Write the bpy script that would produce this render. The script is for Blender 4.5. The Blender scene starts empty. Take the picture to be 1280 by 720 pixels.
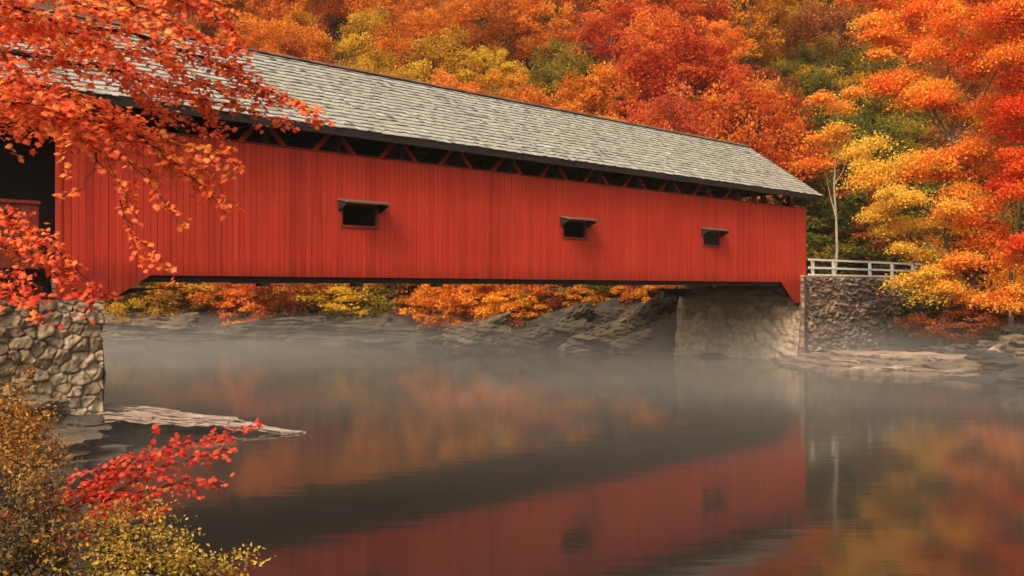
import bpy, math, random
import numpy as np
from mathutils import Vector, Matrix
R = math.radians
scene = bpy.context.scene
col = scene.collection
CAMZ = 3.85
HOR = 362.0

def at(px, py, d):
    """photo pixel (1280x720) at distance d from the camera -> point in the place"""
    return Vector(((px - 640) / 1280 * d, d, CAMZ + (HOR - py) / 1280 * d))

def tag(o, label=None, cat=None, group=None, kind=None):
    if label: o['label'] = label
    if cat: o['category'] = cat
    if group: o['group'] = group
    if kind: o['kind'] = kind
    return o

def empty(name, loc=(0, 0, 0), rz=0.0):
    o = bpy.data.objects.new(name, None)
    o.location = loc
    o.rotation_euler = (0, 0, rz)
    col.objects.link(o)
    return o

def link(name, me, parent=None, mat=None):
    o = bpy.data.objects.new(name, me)
    col.objects.link(o)
    if parent is not None: o.parent = parent
    if mat is not None and len(me.materials) == 0: me.materials.append(mat)
    return o

# ---------------------------------------------------------------- noise
def _hash(ix, iy, iz, seed):
    h = (ix * 374761393 + iy * 668265263 + iz * 2147483647 + seed * 1274126177) & 0xffffffff
    h = ((h ^ (h >> 13)) * 1274126177) & 0xffffffff
    h = h ^ (h >> 16)
    return (h & 0xffffff) / float(0xffffff)

def vnoise(x, y, z, seed=0):
    x = np.asarray(x, float); y = np.asarray(y, float) + 0 * x; z = np.asarray(z, float) + 0 * x
    x0 = np.floor(x).astype(np.int64); y0 = np.floor(y).astype(np.int64); z0 = np.floor(z).astype(np.int64)
    fx = x - x0; fy = y - y0; fz = z - z0
    fx = fx * fx * (3 - 2 * fx); fy = fy * fy * (3 - 2 * fy); fz = fz * fz * (3 - 2 * fz)
    r = 0
    for dx in (0, 1):
        for dy in (0, 1):
            for dz in (0, 1):
                w = (fx if dx else 1 - fx) * (fy if dy else 1 - fy) * (fz if dz else 1 - fz)
                r = r + w * _hash(x0 + dx, y0 + dy, z0 + dz, seed)
    return r * 2 - 1

def fbm(x, y, z=0.0, octv=4, seed=0):
    r = 0; a = 1.0; f = 1.0
    for i in range(octv):
        r = r + a * vnoise(np.asarray(x) * f, np.asarray(y) * f, np.asarray(z) * f + 17.3 * i, seed + i)
        a *= .5; f *= 2.03
    return r

def sstep(a, b, x):
    t = np.clip((x - a) / (b - a), 0, 1)
    return t * t * (3 - 2 * t)

# ---------------------------------------------------------------- mesh helpers
def np_mesh(name, verts, faces, tint=None, tint_dom='FACE', smooth=False, extra=None):
    """verts (n,3); faces (m,k) array or list of lists"""
    me = bpy.data.meshes.new(name)
    verts = np.asarray(verts, dtype=np.float32)
    if isinstance(faces, np.ndarray):
        m, k = faces.shape
        me.vertices.add(len(verts)); me.vertices.foreach_set('co', verts.ravel())
        me.loops.add(m * k); me.loops.foreach_set('vertex_index', faces.astype(np.int32).ravel())
        me.polygons.add(m)
        me.polygons.foreach_set('loop_start', np.arange(0, m * k, k, dtype=np.int32))
        me.polygons.foreach_set('loop_total', np.full(m, k, dtype=np.int32))
    else:
        me.from_pydata([tuple(v) for v in verts.tolist()], [], faces)
    me.update(calc_edges=True)
    me.polygons.foreach_set('use_smooth', np.full(len(me.polygons), smooth))
    if tint is not None:
        a = me.attributes.new('tint', 'FLOAT', tint_dom)
        a.data.foreach_set('value', np.asarray(tint, dtype=np.float32))
    return me

class MB:
    """collects boxes, bars and tubes for one mesh"""
    def __init__(s): s.v = []; s.f = []; s.t = []
    def add(s, vs, fs, t=.5):
        b = len(s.v); s.v += [tuple(v) for v in vs]
        for f in fs: s.f.append([b + i for i in f]); s.t.append(t)
    def box(s, x0, x1, y0, y1, z0, z1, t=.5):
        vs = [(x0, y0, z0), (x1, y0, z0), (x1, y1, z0), (x0, y1, z0), (x0, y0, z1), (x1, y0, z1), (x1, y1, z1), (x0, y1, z1)]
        s.add(vs, [(0, 3, 2, 1), (4, 5, 6, 7), (0, 1, 5, 4), (1, 2, 6, 5), (2, 3, 7, 6), (3, 0, 4, 7)], t)
    def hexa(s, vs, t=.5):
        s.add(vs, [(0, 3, 2, 1), (4, 5, 6, 7), (0, 1, 5, 4), (1, 2, 6, 5), (2, 3, 7, 6), (3, 0, 4, 7)], t)
    def bar(s, a, b, w, h, t=.5, up=(0, 0, 1)):
        a = Vector(a); b = Vector(b); d = (b - a).normalized()
        u = Vector(up)
        if abs(d.dot(u)) > .98: u = Vector((0, 1, 0))
        x = d.cross(u).normalized() * (w / 2); y = x.cross(d).normalized() * (h / 2)
        s.hexa([a - x - y, b - x - y, b + x - y, a + x - y, a - x + y, b - x + y, b + x + y, a + x + y], t)
    def prism(s, poly, y0, y1, t=.5):
        """poly in (x,z), extruded along y"""
        n = len(poly)
        vs = [(x, y0, z) for x, z in poly] + [(x, y1, z) for x, z in poly]
        fs = [list(range(n)), list(range(2 * n - 1, n - 1, -1))] + [[i, i + n, (i + 1) % n + n, (i + 1) % n] for i in range(n)]
        s.add(vs, fs, t)
    def tube(s, pts, rad, sides=6, t=.5):
        pts = [Vector(p) for p in pts]; rings = []
        b = len(s.v)
        for i, p in enumerate(pts):
            d = (pts[min(i + 1, len(pts) - 1)] - pts[max(i - 1, 0)])
            if d.length < 1e-6: d = Vector((0, 0, 1))
            d.normalize()
            u = Vector((1, 0, 0)) if abs(d.x) < .8 else Vector((0, 1, 0))
            x = d.cross(u).normalized(); y = d.cross(x)
            for k in range(sides):
                a = 2 * math.pi * k / sides
                s.v.append(tuple(p + (x * math.cos(a) + y * math.sin(a)) * rad[i]))
        for i in range(len(pts) - 1):
            for k in range(sides):
                k2 = (k + 1) % sides
                s.f.append([b + i * sides + k, b + i * sides + k2, b + (i + 1) * sides + k2, b + (i + 1) * sides + k]); s.t.append(t)
        s.f.append([b + k for k in range(sides)]); s.t.append(t)
        s.f.append([b + (len(pts) - 1) * sides + k for k in reversed(range(sides))]); s.t.append(t)
    def build(s, name, mat, parent=None, smooth=False, bevel=0):
        me = np_mesh(name, np.array(s.v), s.f, tint=s.t, smooth=smooth)
        o = link(name, me, parent, mat)
        if bevel:
            m = o.modifiers.new('bevel', 'BEVEL'); m.width = bevel; m.segments = 1; m.limit_method = 'ANGLE'
        return o

# ---------------------------------------------------------------- materials
def newmat(name):
    m = bpy.data.materials.new(name); m.use_nodes = True
    nt = m.node_tree; nt.nodes.clear()
    out = nt.nodes.new('ShaderNodeOutputMaterial')
    return m, nt, out

def N(nt, typ, **kw):
    n = nt.nodes.new(typ)
    for k, v in kw.items():
        if k in n.inputs.keys() if hasattr(n.inputs, 'keys') else False: n.inputs[k].default_value = v
        else: setattr(n, k, v)
    return n

def ramp(nt, stops, interp='LINEAR'):
    r = nt.nodes.new('ShaderNodeValToRGB'); r.color_ramp.interpolation = interp
    els = r.color_ramp.elements
    while len(els) < len(stops): els.new(.5)
    for e, (p, c) in zip(els, stops):
        e.position = p; e.color = (c[0], c[1], c[2], 1)
    return r

def attr(nt, name='tint'):
    a = nt.nodes.new('ShaderNodeAttribute'); a.attribute_name = name
    return a.outputs['Fac']

def noise(nt, scale, detail=4, rough=.6, vec=None, scl=None):
    n = nt.nodes.new('ShaderNodeTexNoise'); n.inputs['Scale'].default_value = scale
    n.inputs['Detail'].default_value = detail; n.inputs['Roughness'].default_value = rough
    if vec is None:
        vec = nt.nodes.new('ShaderNodeTexCoord').outputs['Object']
    if scl:
        mp = nt.nodes.new('ShaderNodeMapping'); mp.inputs['Scale'].default_value = scl
        nt.links.new(vec, mp.inputs[0]); vec = mp.outputs[0]
    nt.links.new(vec, n.inputs['Vector'])
    return n.outputs['Fac']

def math_(nt, op, a, b):
    m = nt.nodes.new('ShaderNodeMath'); m.operation = op
    for i, v in enumerate((a, b)):
        if isinstance(v, (int, float)): m.inputs[i].default_value = v
        else: nt.links.new(v, m.inputs[i])
    return m.outputs[0]

def mixc(nt, fac, a, b, mode='MIX'):
    m = nt.nodes.new('ShaderNodeMix'); m.data_type = 'RGBA'; m.blend_type = mode
    for s_, v in ((m.inputs[0], fac), (m.inputs[6], a), (m.inputs[7], b)):
        if isinstance(v, (int, float)): s_.default_value = v
        elif isinstance(v, tuple): s_.default_value = (v[0], v[1], v[2], 1)
        else: nt.links.new(v, s_)
    return m.outputs[2]

def principled(nt, out, color, rough=.8, bump=None, bstr=.3, bdist=.02, spec=.3):
    p = nt.nodes.new('ShaderNodeBsdfPrincipled')
    if isinstance(color, tuple): p.inputs['Base Color'].default_value = (*color, 1)
    else: nt.links.new(color, p.inputs['Base Color'])
    if isinstance(rough, (int, float)): p.inputs['Roughness'].default_value = rough
    else: nt.links.new(rough, p.inputs['Roughness'])
    p.inputs['Specular IOR Level'].default_value = spec
    if bump is not None:
        b = nt.nodes.new('ShaderNodeBump'); b.inputs['Strength'].default_value = bstr; b.inputs['Distance'].default_value = bdist
        nt.links.new(bump, b.inputs['Height']); nt.links.new(b.outputs[0], p.inputs['Normal'])
    nt.links.new(p.outputs[0], out.inputs[0])
    return p

def leaf_mat(name, cols, trans=.42, gloss=0.0, hue=.012):
    m, nt, out = newmat(name)
    n = len(cols)
    r = ramp(nt, [(i / max(1, n - 1) * .84 + .08, c) for i, c in enumerate(cols)])
    nt.links.new(attr(nt), r.inputs[0])
    oi = nt.nodes.new('ShaderNodeObjectInfo')
    hs = nt.nodes.new('ShaderNodeHueSaturation')
    nt.links.new(math_(nt, 'ADD', math_(nt, 'MULTIPLY', oi.outputs['Random'], hue * 2), .5 - hue), hs.inputs['Hue'])
    nt.links.new(math_(nt, 'ADD', math_(nt, 'MULTIPLY', oi.outputs['Random'], .3), .85), hs.inputs['Value'])
    nt.links.new(r.outputs[0], hs.inputs['Color'])
    d = nt.nodes.new('ShaderNodeBsdfDiffuse'); t = nt.nodes.new('ShaderNodeBsdfTranslucent')
    nt.links.new(hs.outputs[0], d.inputs[0]); nt.links.new(hs.outputs[0], t.inputs[0])
    mx = nt.nodes.new('ShaderNodeMixShader'); mx.inputs[0].default_value = trans
    nt.links.new(d.outputs[0], mx.inputs[1]); nt.links.new(t.outputs[0], mx.inputs[2])
    last = mx.outputs[0]
    if gloss:
        g = nt.nodes.new('ShaderNodeBsdfGlossy'); g.inputs['Roughness'].default_value = .45
        m2 = nt.nodes.new('ShaderNodeMixShader'); m2.inputs[0].default_value = gloss
        nt.links.new(last, m2.inputs[1]); nt.links.new(g.outputs[0], m2.inputs[2]); last = m2.outputs[0]
    nt.links.new(last, out.inputs[0])
    return m

def c(*v): return tuple(v)
LEAF = {
 'scarlet':   leaf_mat('scarlet_leaves',  [c(.26,.04,.014), c(.60,.095,.022), c(.78,.20,.035), c(.80,.32,.05)]),
 'crimson':   leaf_mat('crimson_leaves',  [c(.22,.04,.02), c(.52,.085,.03), c(.70,.17,.045), c(.74,.28,.06)]),
 'vermilion': leaf_mat('vermilion_leaves',[c(.30,.06,.014), c(.66,.14,.022), c(.82,.28,.04), c(.84,.40,.06)]),
 'orange':    leaf_mat('orange_leaves',   [c(.28,.09,.014), c(.68,.19,.022), c(.82,.36,.045)]),
 'amber':     leaf_mat('amber_leaves',    [c(.32,.10,.014), c(.68,.26,.022), c(.80,.42,.05)]),
 'golden':    leaf_mat('golden_leaves',   [c(.30,.15,.02), c(.62,.34,.03), c(.78,.52,.06)]),
 'russet':    leaf_mat('russet_leaves',   [c(.14,.04,.015), c(.34,.085,.025), c(.52,.17,.04)]),
 'olive':     leaf_mat('olive_leaves',    [c(.06,.055,.012), c(.20,.15,.022), c(.42,.26,.035)]),
 'green':     leaf_mat('green_leaves',    [c(.045,.055,.012), c(.13,.13,.02), c(.30,.23,.035)]),
}
MAPLE = leaf_mat('maple_leaves', [c(.68,.06,.022), c(.86,.14,.035), c(.90,.22,.05), c(.90,.36,.07)], trans=.45, gloss=.02, hue=0.0)
MAPLE_RED = leaf_mat('red_maple_leaves', [c(.42,.016,.012), c(.66,.045,.022), c(.80,.13,.04)], trans=.42, gloss=.01, hue=0.0)
BUSHLEAF = leaf_mat('bush_leaves', [c(.05,.035,.012), c(.20,.11,.02), c(.42,.24,.03), c(.58,.40,.045)], trans=.3, gloss=.02, hue=0.0)
DARKBUSH = leaf_mat('dark_bush_leaves', [c(.04,.028,.010), c(.16,.085,.02), c(.36,.17,.03), c(.60,.24,.04)], trans=.25, gloss=.02, hue=0.0)

def bark_mat(name, a, b):
    m, nt, out = newmat(name)
    f = noise(nt, 3, 5, .65, scl=(3, 3, .6))
    principled(nt, out, ramp_out(nt, f, [(.3, a), (.7, b)]), .9, bump=f, bstr=.5, bdist=.03)
    return m
def ramp_out(nt, fac, stops):
    r = ramp(nt, stops); nt.links.new(fac, r.inputs[0]); return r.outputs[0]
BARK = bark_mat('grey_bark', c(.06,.045,.035), c(.22,.17,.13))
BARKDK = bark_mat('dark_bark', c(.015,.01,.008), c(.05,.035,.03))
BARKPALE = bark_mat('pale_bark', c(.20,.15,.11), c(.42,.34,.27))

def wood_mat(name, base, var=.3, rough=.75, boards=True, spec=.25):
    m, nt, out = newmat(name)
    g = noise(nt, 1.0, 6, .7, scl=(14, 14, .7))
    blot = noise(nt, .35, 4, .6, scl=(1, 1, .6))
    dark = tuple(x * (1 - var) for x in base); lite = tuple(min(1, x * (1 + var * .7)) for x in base)
    c1 = ramp_out(nt, g, [(.3, dark), (.7, lite)])
    c2 = mixc(nt, 1.0, c1, ramp_out(nt, attr(nt), [(0, (.62, .55, .55)), (.5, (1, 1, 1)), (1, (1.15, 1.35, 1.25))]), 'MULTIPLY')
    c3 = mixc(nt, 1.0, c2, ramp_out(nt, blot, [(.3, (.82, .80, .80)), (.6, (1, 1, 1))]), 'MULTIPLY')
    if name.startswith('red_painted'):
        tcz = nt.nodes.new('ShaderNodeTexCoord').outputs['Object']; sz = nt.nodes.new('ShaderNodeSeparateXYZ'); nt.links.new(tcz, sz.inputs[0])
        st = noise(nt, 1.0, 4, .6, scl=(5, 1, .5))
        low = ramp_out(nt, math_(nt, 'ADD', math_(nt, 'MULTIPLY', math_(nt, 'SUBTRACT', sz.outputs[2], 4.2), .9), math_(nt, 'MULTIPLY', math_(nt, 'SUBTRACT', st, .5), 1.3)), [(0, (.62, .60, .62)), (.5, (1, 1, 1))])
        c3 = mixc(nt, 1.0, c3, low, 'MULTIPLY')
        worn = ramp_out(nt, noise(nt, 1.0, 6, .75, scl=(9, 9, 2.2)), [(.66, (0, 0, 0)), (.74, (.5, .5, .5))])
        c3 = mixc(nt, worn, c3, (.36, .10, .07))
    principled(nt, out, c3, rough, bump=g, bstr=.35, bdist=.008, spec=spec)
    return m
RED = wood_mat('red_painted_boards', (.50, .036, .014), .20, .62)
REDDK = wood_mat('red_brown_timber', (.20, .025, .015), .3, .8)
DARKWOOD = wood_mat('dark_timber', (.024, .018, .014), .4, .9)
GREYWOOD = wood_mat('weathered_grey_board', (.16, .085, .055), .35, .85)
WHITE = wood_mat('white_painted_wood', (.74, .70, .64), .1, .6)

def shingle_mat():
    m, nt, out = newmat('grey_slate_shingles')
    t = attr(nt)
    n1 = noise(nt, 9, 5, .7)
    n2 = noise(nt, .5, 4, .6)
    a = ramp_out(nt, t, [(0, (.12, .11, .088)), (.35, (.28, .26, .215)), (.7, (.38, .36, .30)), (1, (.50, .475, .395))])
    b = mixc(nt, 1.0, a, ramp_out(nt, n1, [(.3, (.84, .84, .84)), (.7, (1.06, 1.06, 1.06))]), 'MULTIPLY')
    d = mixc(nt, ramp_out(nt, n2, [(.52, (0, 0, 0)), (.72, (.45, .45, .45))]), b, (.22, .21, .13))
    principled(nt, out, d, .8, bump=n1, bstr=.4, bdist=.02)
    return m
SHINGLE = shingle_mat()

def stone_mat(name, stops, scale=4.0, lichen=None, bdist=.03):
    m, nt, out = newmat(name)
    t = attr(nt)
    n1 = noise(nt, scale, 7, .7); n2 = noise(nt, scale * .25, 4, .6)
    a = ramp_out(nt, math_(nt, 'ADD', math_(nt, 'MULTIPLY', t, .65), math_(nt, 'MULTIPLY', n2, .35)), stops)
    b = mixc(nt, 1.0, a, ramp_out(nt, n1, [(.28, (.55, .53, .5)), (.7, (1.15, 1.15, 1.12))]), 'MULTIPLY')
    if lichen:
        b = mixc(nt, ramp_out(nt, n2, [(.5, (0, 0, 0)), (.68, (.6, .6, .6))]), b, lichen)
    principled(nt, out, b, .9, bump=n1, bstr=.7, bdist=bdist)
    return m
STONE_L = stone_mat('warm_fieldstone', [(0, (.012, .009, .007)), (.2, (.12, .08, .05)), (.55, (.29, .205, .13)), (.9, (.48, .37, .24))], 5, (.16, .13, .06))
STONE_R = stone_mat('dry_stone_rubble', [(0, (.010, .008, .006)), (.22, (.07, .05, .037)), (.55, (.20, .14, .10)), (.85, (.42, .30, .21))], 3, None)
STONE_P = stone_mat('pale_mortared_stone', [(0, (.07, .05, .035)), (.35, (.27, .20, .135)), (.85, (.54, .42, .29))], 2.5, (.24, .175, .11))
ROCKDK = stone_mat('dark_layered_rock', [(0, (.012, .011, .010)), (.5, (.034, .027, .022)), (.9, (.11, .08, .056))], 1.6, (.10, .075, .04), .08)
ROCKPALE = stone_mat('pale_layered_rock', [(0, (.10, .075, .06)), (.5, (.30, .22, .17)), (.9, (.50, .38, .30))], 2.5, None, .05)
ROCKSHELF = stone_mat('pinkish_shelf_rock', [(0, (.04, .03, .024)), (.5, (.21, .145, .105)), (.9, (.42, .31, .24))], 1.4, (.09, .065, .05), .08)
ROCKMID = stone_mat('brown_rock', [(0, (.022, .018, .014)), (.5, (.085, .062, .044)), (.9, (.22, .155, .105))], 2.5, (.14, .09, .04), .05)

# ---------------------------------------------------------------- world, sun, camera
SUN_EL, SUN_AZ = R(42), R(205)      # azimuth clockwise from +Y: behind the camera, a little to its left
w = bpy.data.worlds.new('World'); scene.world = w; w.use_nodes = True
nt = w.node_tree; nt.nodes.clear()
wo = nt.nodes.new('ShaderNodeOutputWorld'); bg = nt.nodes.new('ShaderNodeBackground'); sky = nt.nodes.new('ShaderNodeTexSky')
sky.sky_type = 'NISHITA'; sky.sun_disc = False; sky.sun_elevation = SUN_EL; sky.sun_rotation = SUN_AZ
sky.air_density = .8; sky.dust_density = 6.0; sky.ozone_density = .3
bg.inputs[1].default_value = .15
hz = nt.nodes.new('ShaderNodeHueSaturation'); hz.inputs['Saturation'].default_value = .35; nt.links.new(sky.outputs[0], hz.inputs['Color'])
wt_ = mixc(nt, 1.0, hz.outputs[0], (1.0, .93, .82), 'MULTIPLY')
nt.links.new(wt_, bg.inputs[0]); nt.links.new(bg.outputs[0], wo.inputs[0])
sl = bpy.data.lights.new('sun', 'SUN'); sl.energy = 1.5; sl.angle = R(12); sl.color = (1.0, .86, .68)
so = bpy.data.objects.new('sun', sl); col.objects.link(so)
sd = Vector((math.sin(SUN_AZ) * math.cos(SUN_EL), math.cos(SUN_AZ) * math.cos(SUN_EL), math.sin(SUN_EL)))
so.rotation_euler = sd.to_track_quat('Z', 'Y').to_euler()
cam = bpy.data.cameras.new('camera'); cam.lens = 36; cam.sensor_width = 36; cam.clip_end = 600; cam.clip_start = .1
cam.shift_y = .0016
co = bpy.data.objects.new('camera', cam); co.location = (0, 0, CAMZ); co.rotation_euler = (R(90), 0, 0)
col.objects.link(co); scene.camera = co
vs = scene.view_settings; vs.view_transform = 'Standard'; vs.look = 'None'; vs.gamma = 1; vs.use_curve_mapping = False
vs.exposure = 0.7
cy = scene.cycles
cy.max_bounces = 6; cy.diffuse_bounces = 3; cy.glossy_bounces = 3; cy.transmission_bounces = 4; cy.volume_bounces = 0
cy.use_denoising = True
cy.caustics_reflective = False; cy.caustics_refractive = False
cy.volume_step_rate = 4

# ---------------------------------------------------------------- bridge frame of reference
P0 = Vector((-11.9, 26.7, 0)); BA = math.atan2(.725, .69)
U = Vector((math.cos(BA), math.sin(BA), 0)); NV = Vector((-math.sin(BA), math.cos(BA), 0))
def bl(s, q, z): return P0 + U * s + NV * q + Vector((0, 0, z))

# ---------------------------------------------------------------- terrain
far_shore = [(75, 12), (40, 26), (30, 34), (24, 39.5), (20.5, 42.3), (17.5, 44.3), (15.6, 46.5), (14.2, 50), (13.8, 53.5), (14.9, 56), (9.9, 60.7),
             (7, 62.5), (3, 64.5), (-3, 66), (-6, 70), (-14, 73), (-29, 74.5), (-50, 73), (-110, 68)]
far_poly = far_shore + [(-110, 300), (150, 300), (150, 12)]
near_shore = [(-110, 50), (-19, 36), (-11.4, 28.2), (-10.2, 25.5), (-9.0, 22.5), (-7.4, 18), (-5.4, 13.5), (-3.6, 9), (-1.6, 5), (3, 1.5), (12, -3), (30, -20)]
near_poly = near_shore + [(30, -40), (-110, -40)]

def dist_poly(X, Y, line):
    d = np.full(X.shape, 1e9)
    for (ax, ay), (bx, by) in zip(line[:-1], line[1:]):
        dx, dy = bx - ax, by - ay
        t = np.clip(((X - ax) * dx + (Y - ay) * dy) / (dx * dx + dy * dy), 0, 1)
        d = np.minimum(d, np.hypot(X - ax - t * dx, Y - ay - t * dy))
    return d
def inside(X, Y, poly):
    r = np.zeros(X.shape, bool)
    n = len(poly)
    for i in range(n):
        (ax, ay), (bx, by) = poly[i], poly[(i + 1) % n]
        if ay == by: continue
        cnd = ((ay > Y) != (by > Y)) & (X < (bx - ax) * (Y - ay) / (by - ay) + ax)
        r ^= cnd
    return r

def ground(X, Y, rough=True):
    X = np.asarray(X, float); Y = np.asarray(Y, float)
    wob = fbm(X * .22, Y * .22, 0, 3, 5) * 1.1 if rough else 0
    rf = dist_poly(X, Y, far_shore) * np.where(inside(X, Y, far_poly), 1, -1)
    rn = dist_poly(X, Y, near_shore) * np.where(inside(X, Y, near_poly), 1, -1)
    s = (X - P0.x) * U.x + (Y - P0.y) * U.y; q = (X - P0.x) * NV.x + (Y - P0.y) * NV.y
    rfw = rf + wob * sstep(0, 3, np.abs(q + 3)) * .8
    g = np.where(rfw < 0, rfw * .6, 2.6 * sstep(0, 4.2, rfw) + .80 * np.maximum(0, rfw - 3.6))
    g = g + np.where(rfw > 0, 1, 0) * (fbm(X * .45, Y * .45, 0, 3, 9) * .45 * sstep(0, 3, rfw) + (.5 - np.abs(fbm(X * 1.1 + Y * .5, Y * 1.1, 0, 4, 19))) * .55 * sstep(0, 1.5, rfw))
    # road corridor and low shelf in front of it
    blend = 3 * np.maximum(0, 39 - s)
    cap_back = 4.55 + 1.12 * np.maximum(0, q - 8.5) + .6 * np.maximum(0, q - 25) + blend
    cap_front = .08 + .36 * np.maximum(0, X - 21.8) + fbm(X * .5, Y * .5, 0, 3, 3) * .16 + fbm(X * 1.1, Y * 1.1, 0, 4, 8) * .30 * sstep(20.5, 24, X)
    cap_front = np.minimum(cap_front, 3.4)
    right = s > 25
    g = np.where(right, np.minimum(g, np.where(q > -.2, cap_back, cap_front)), g)
    g = np.where((s > 38.6) & (s < 41.4) & (q > -.6) & (q < 8.2), np.minimum(g, -.35), g)
    g = np.where((s > 41.4) & (q > .0) & (q < 8.3), 4.5, g)
    g = np.where((s > 38.6) & (s < 58) & (q > -.75) & (q <= 0), np.minimum(g, .1 + .2 * np.maximum(0, s - 53)), g)
    rnw = rn + wob * .25
    h = np.where(rnw < 0, rnw * .6, 1.9 * sstep(0, 4.5, rnw) + .10 * np.maximum(0, rnw - 3) + fbm(X * .8, Y * .8, 0, 3, 12) * .12)
    h = np.where((s < .2) & (q > .5) & (q < 7.8), 4.3, h)
    h = np.where((s > .2) & (s < 4) & (q > -.35), np.minimum(h, -.4), h)
    h = np.where((s <= .2) & (q > -.5) & (q <= .5), np.minimum(h, 1.2), h)
    return np.maximum(np.maximum(g, h), -2.2)

def axis_pts(stops):
    r = []
    for a, b, st in stops: r += list(np.arange(a, b, st))
    return np.array(r + [stops[-1][1]])
xs = axis_pts([(-108, -40, 1.6), (-40, 38, .42), (38, 110, 1.6)])
ys = axis_pts([(-30, 2, 1.5), (2, 36, .45), (36, 84, .42), (84, 240, 1.2)])
GX, GY = np.meshgrid(xs, ys)
GZ = ground(GX, GY)
nx, ny = len(xs), len(ys)
idx = np.arange(nx * ny).reshape(ny, nx)
fc = np.stack([idx[:-1, :-1], idx[:-1, 1:], idx[1:, 1:], idx[1:, :-1]], -1).reshape(-1, 4)
me = np_mesh('ground', np.stack([GX, GY, GZ], -1).reshape(-1, 3), fc, smooth=True)
m, nt, out = newmat('leaf_littered_ground')
geo = nt.nodes.new('ShaderNodeNewGeometry'); sep = nt.nodes.new('ShaderNodeSeparateXYZ'); nt.links.new(geo.outputs['Normal'], sep.inputs[0])
sp = nt.nodes.new('ShaderNodeSeparateXYZ'); nt.links.new(geo.outputs['Position'], sp.inputs[0])
n1 = noise(nt, 1.3, 7, .7); n2 = noise(nt, 6, 6, .7)
litter = ramp_out(nt, n2, [(.3, (.02, .014, .010)), (.5, (.06, .035, .018)), (.62, (.15, .07, .025)), (.75, (.32, .14, .035))])
rockc = ramp_out(nt, n1, [(.3, (.014, .012, .010)), (.55, (.042, .034, .028)), (.75, (.10, .08, .06))])
fac = math_(nt, 'ADD', math_(nt, 'MULTIPLY', sp.outputs[2], .5), math_(nt, 'MULTIPLY', n1, 1.2))
fr = ramp_out(nt, math_(nt, 'MULTIPLY', fac, .5), [(.62, (0, 0, 0)), (.8, (1, 1, 1))])
principled(nt, out, mixc(nt, fr, rockc, litter), .95, bump=n1, bstr=1.0, bdist=.3)
tag(link('ground', me, None, m), kind='structure')

# ---------------------------------------------------------------- water
m, nt, out = newmat('river_water')
tc = nt.nodes.new('ShaderNodeTexCoord').outputs['Object']
b1 = noise(nt, 1.0, 3, .5, vec=tc, scl=(.5, 1.6, 1))
b2 = noise(nt, 5.0, 2, .5, vec=tc, scl=(.5, 1.2, 1))
hgt = math_(nt, 'ADD', b1, math_(nt, 'MULTIPLY', b2, .12))
bp = nt.nodes.new('ShaderNodeBump'); bp.inputs['Strength'].default_value = .10; bp.inputs['Distance'].default_value = .035
nt.links.new(hgt, bp.inputs['Height'])
gl = nt.nodes.new('ShaderNodeBsdfGlossy'); gl.inputs['Roughness'].default_value = .07; gl.inputs['Color'].default_value = (.92, .90, .86, 1)
df = nt.nodes.new('ShaderNodeBsdfDiffuse'); df.inputs['Color'].default_value = (.022, .019, .015, 1)
nt.links.new(bp.outputs[0], gl.inputs['Normal'])
fn = nt.nodes.new('ShaderNodeFresnel'); fn.inputs['IOR'].default_value = 1.36
nt.links.new(math_(nt, 'ADD', math_(nt, 'MULTIPLY', fn.outputs[0], .82), .09), nt.nodes.new('ShaderNodeMixShader').inputs[0])
mx = [n for n in nt.nodes if n.type == 'MIX_SHADER'][0]
nt.links.new(df.outputs[0], mx.inputs[1]); nt.links.new(gl.outputs[0], mx.inputs[2]); nt.links.new(mx.outputs[0], out.inputs[0])
wm = np_mesh('river_water', np.array([(-108, -30, 0), (109, -30, 0), (109, 110, 0), (-108, 110, 0)]), np.array([[0, 1, 2, 3]]))
tag(link('river_water', wm, None, m), kind='structure')

# ---------------------------------------------------------------- mist over the river
m, nt, out = newmat('river_mist')
pv = nt.nodes.new('ShaderNodeVolumePrincipled'); pv.inputs['Color'].default_value = (.95, .86, .74, 1); pv.inputs['Anisotropy'].default_value = .1
tc = nt.nodes.new('ShaderNodeNewGeometry').outputs['Position']
n1 = noise(nt, 1.0, 3, .55, vec=tc, scl=(.09, .16, .7))
sp = nt.nodes.new('ShaderNodeSeparateXYZ'); nt.links.new(tc, sp.inputs[0])
top = ramp_out(nt, math_(nt, 'DIVIDE', sp.outputs[2], 2.6), [(0, (1, 1, 1)), (.3, (.6, .6, .6)), (.6, (.22, .22, .22)), (1, (0, 0, 0))])
dn = math_(nt, 'MULTIPLY', ramp_out(nt, n1, [(.34, (.25, .25, .25)), (.66, (1, 1, 1))]), top)
ydn = ramp_out(nt, math_(nt, 'DIVIDE', sp.outputs[1], 80.0), [(.17, (.05, .05, .05)), (.36, (.55, .55, .55)), (.58, (1, 1, 1))])
nt.links.new(math_(nt, 'MULTIPLY', math_(nt, 'MULTIPLY', dn, ydn), .044), pv.inputs['Density'])
nt.links.new(pv.outputs[0], out.inputs['Volume'])
mb = MB(); mb.box(-60, 42, 9, 75, .015, 2.6)
tag(mb.build('mist', m), kind='stuff')

# ---------------------------------------------------------------- warm air in the valley
m, nt, out = newmat('valley_air')
pv = nt.nodes.new('ShaderNodeVolumePrincipled'); pv.inputs['Color'].default_value = (1.0, .84, .68, 1); pv.inputs['Density'].default_value = .0002
nt.links.new(pv.outputs[0], out.inputs['Volume'])
mb = MB(); mb.box(-120, 160, -32, 242, -4.5, 175)
tag(mb.build('haze', m), kind='stuff')

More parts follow.
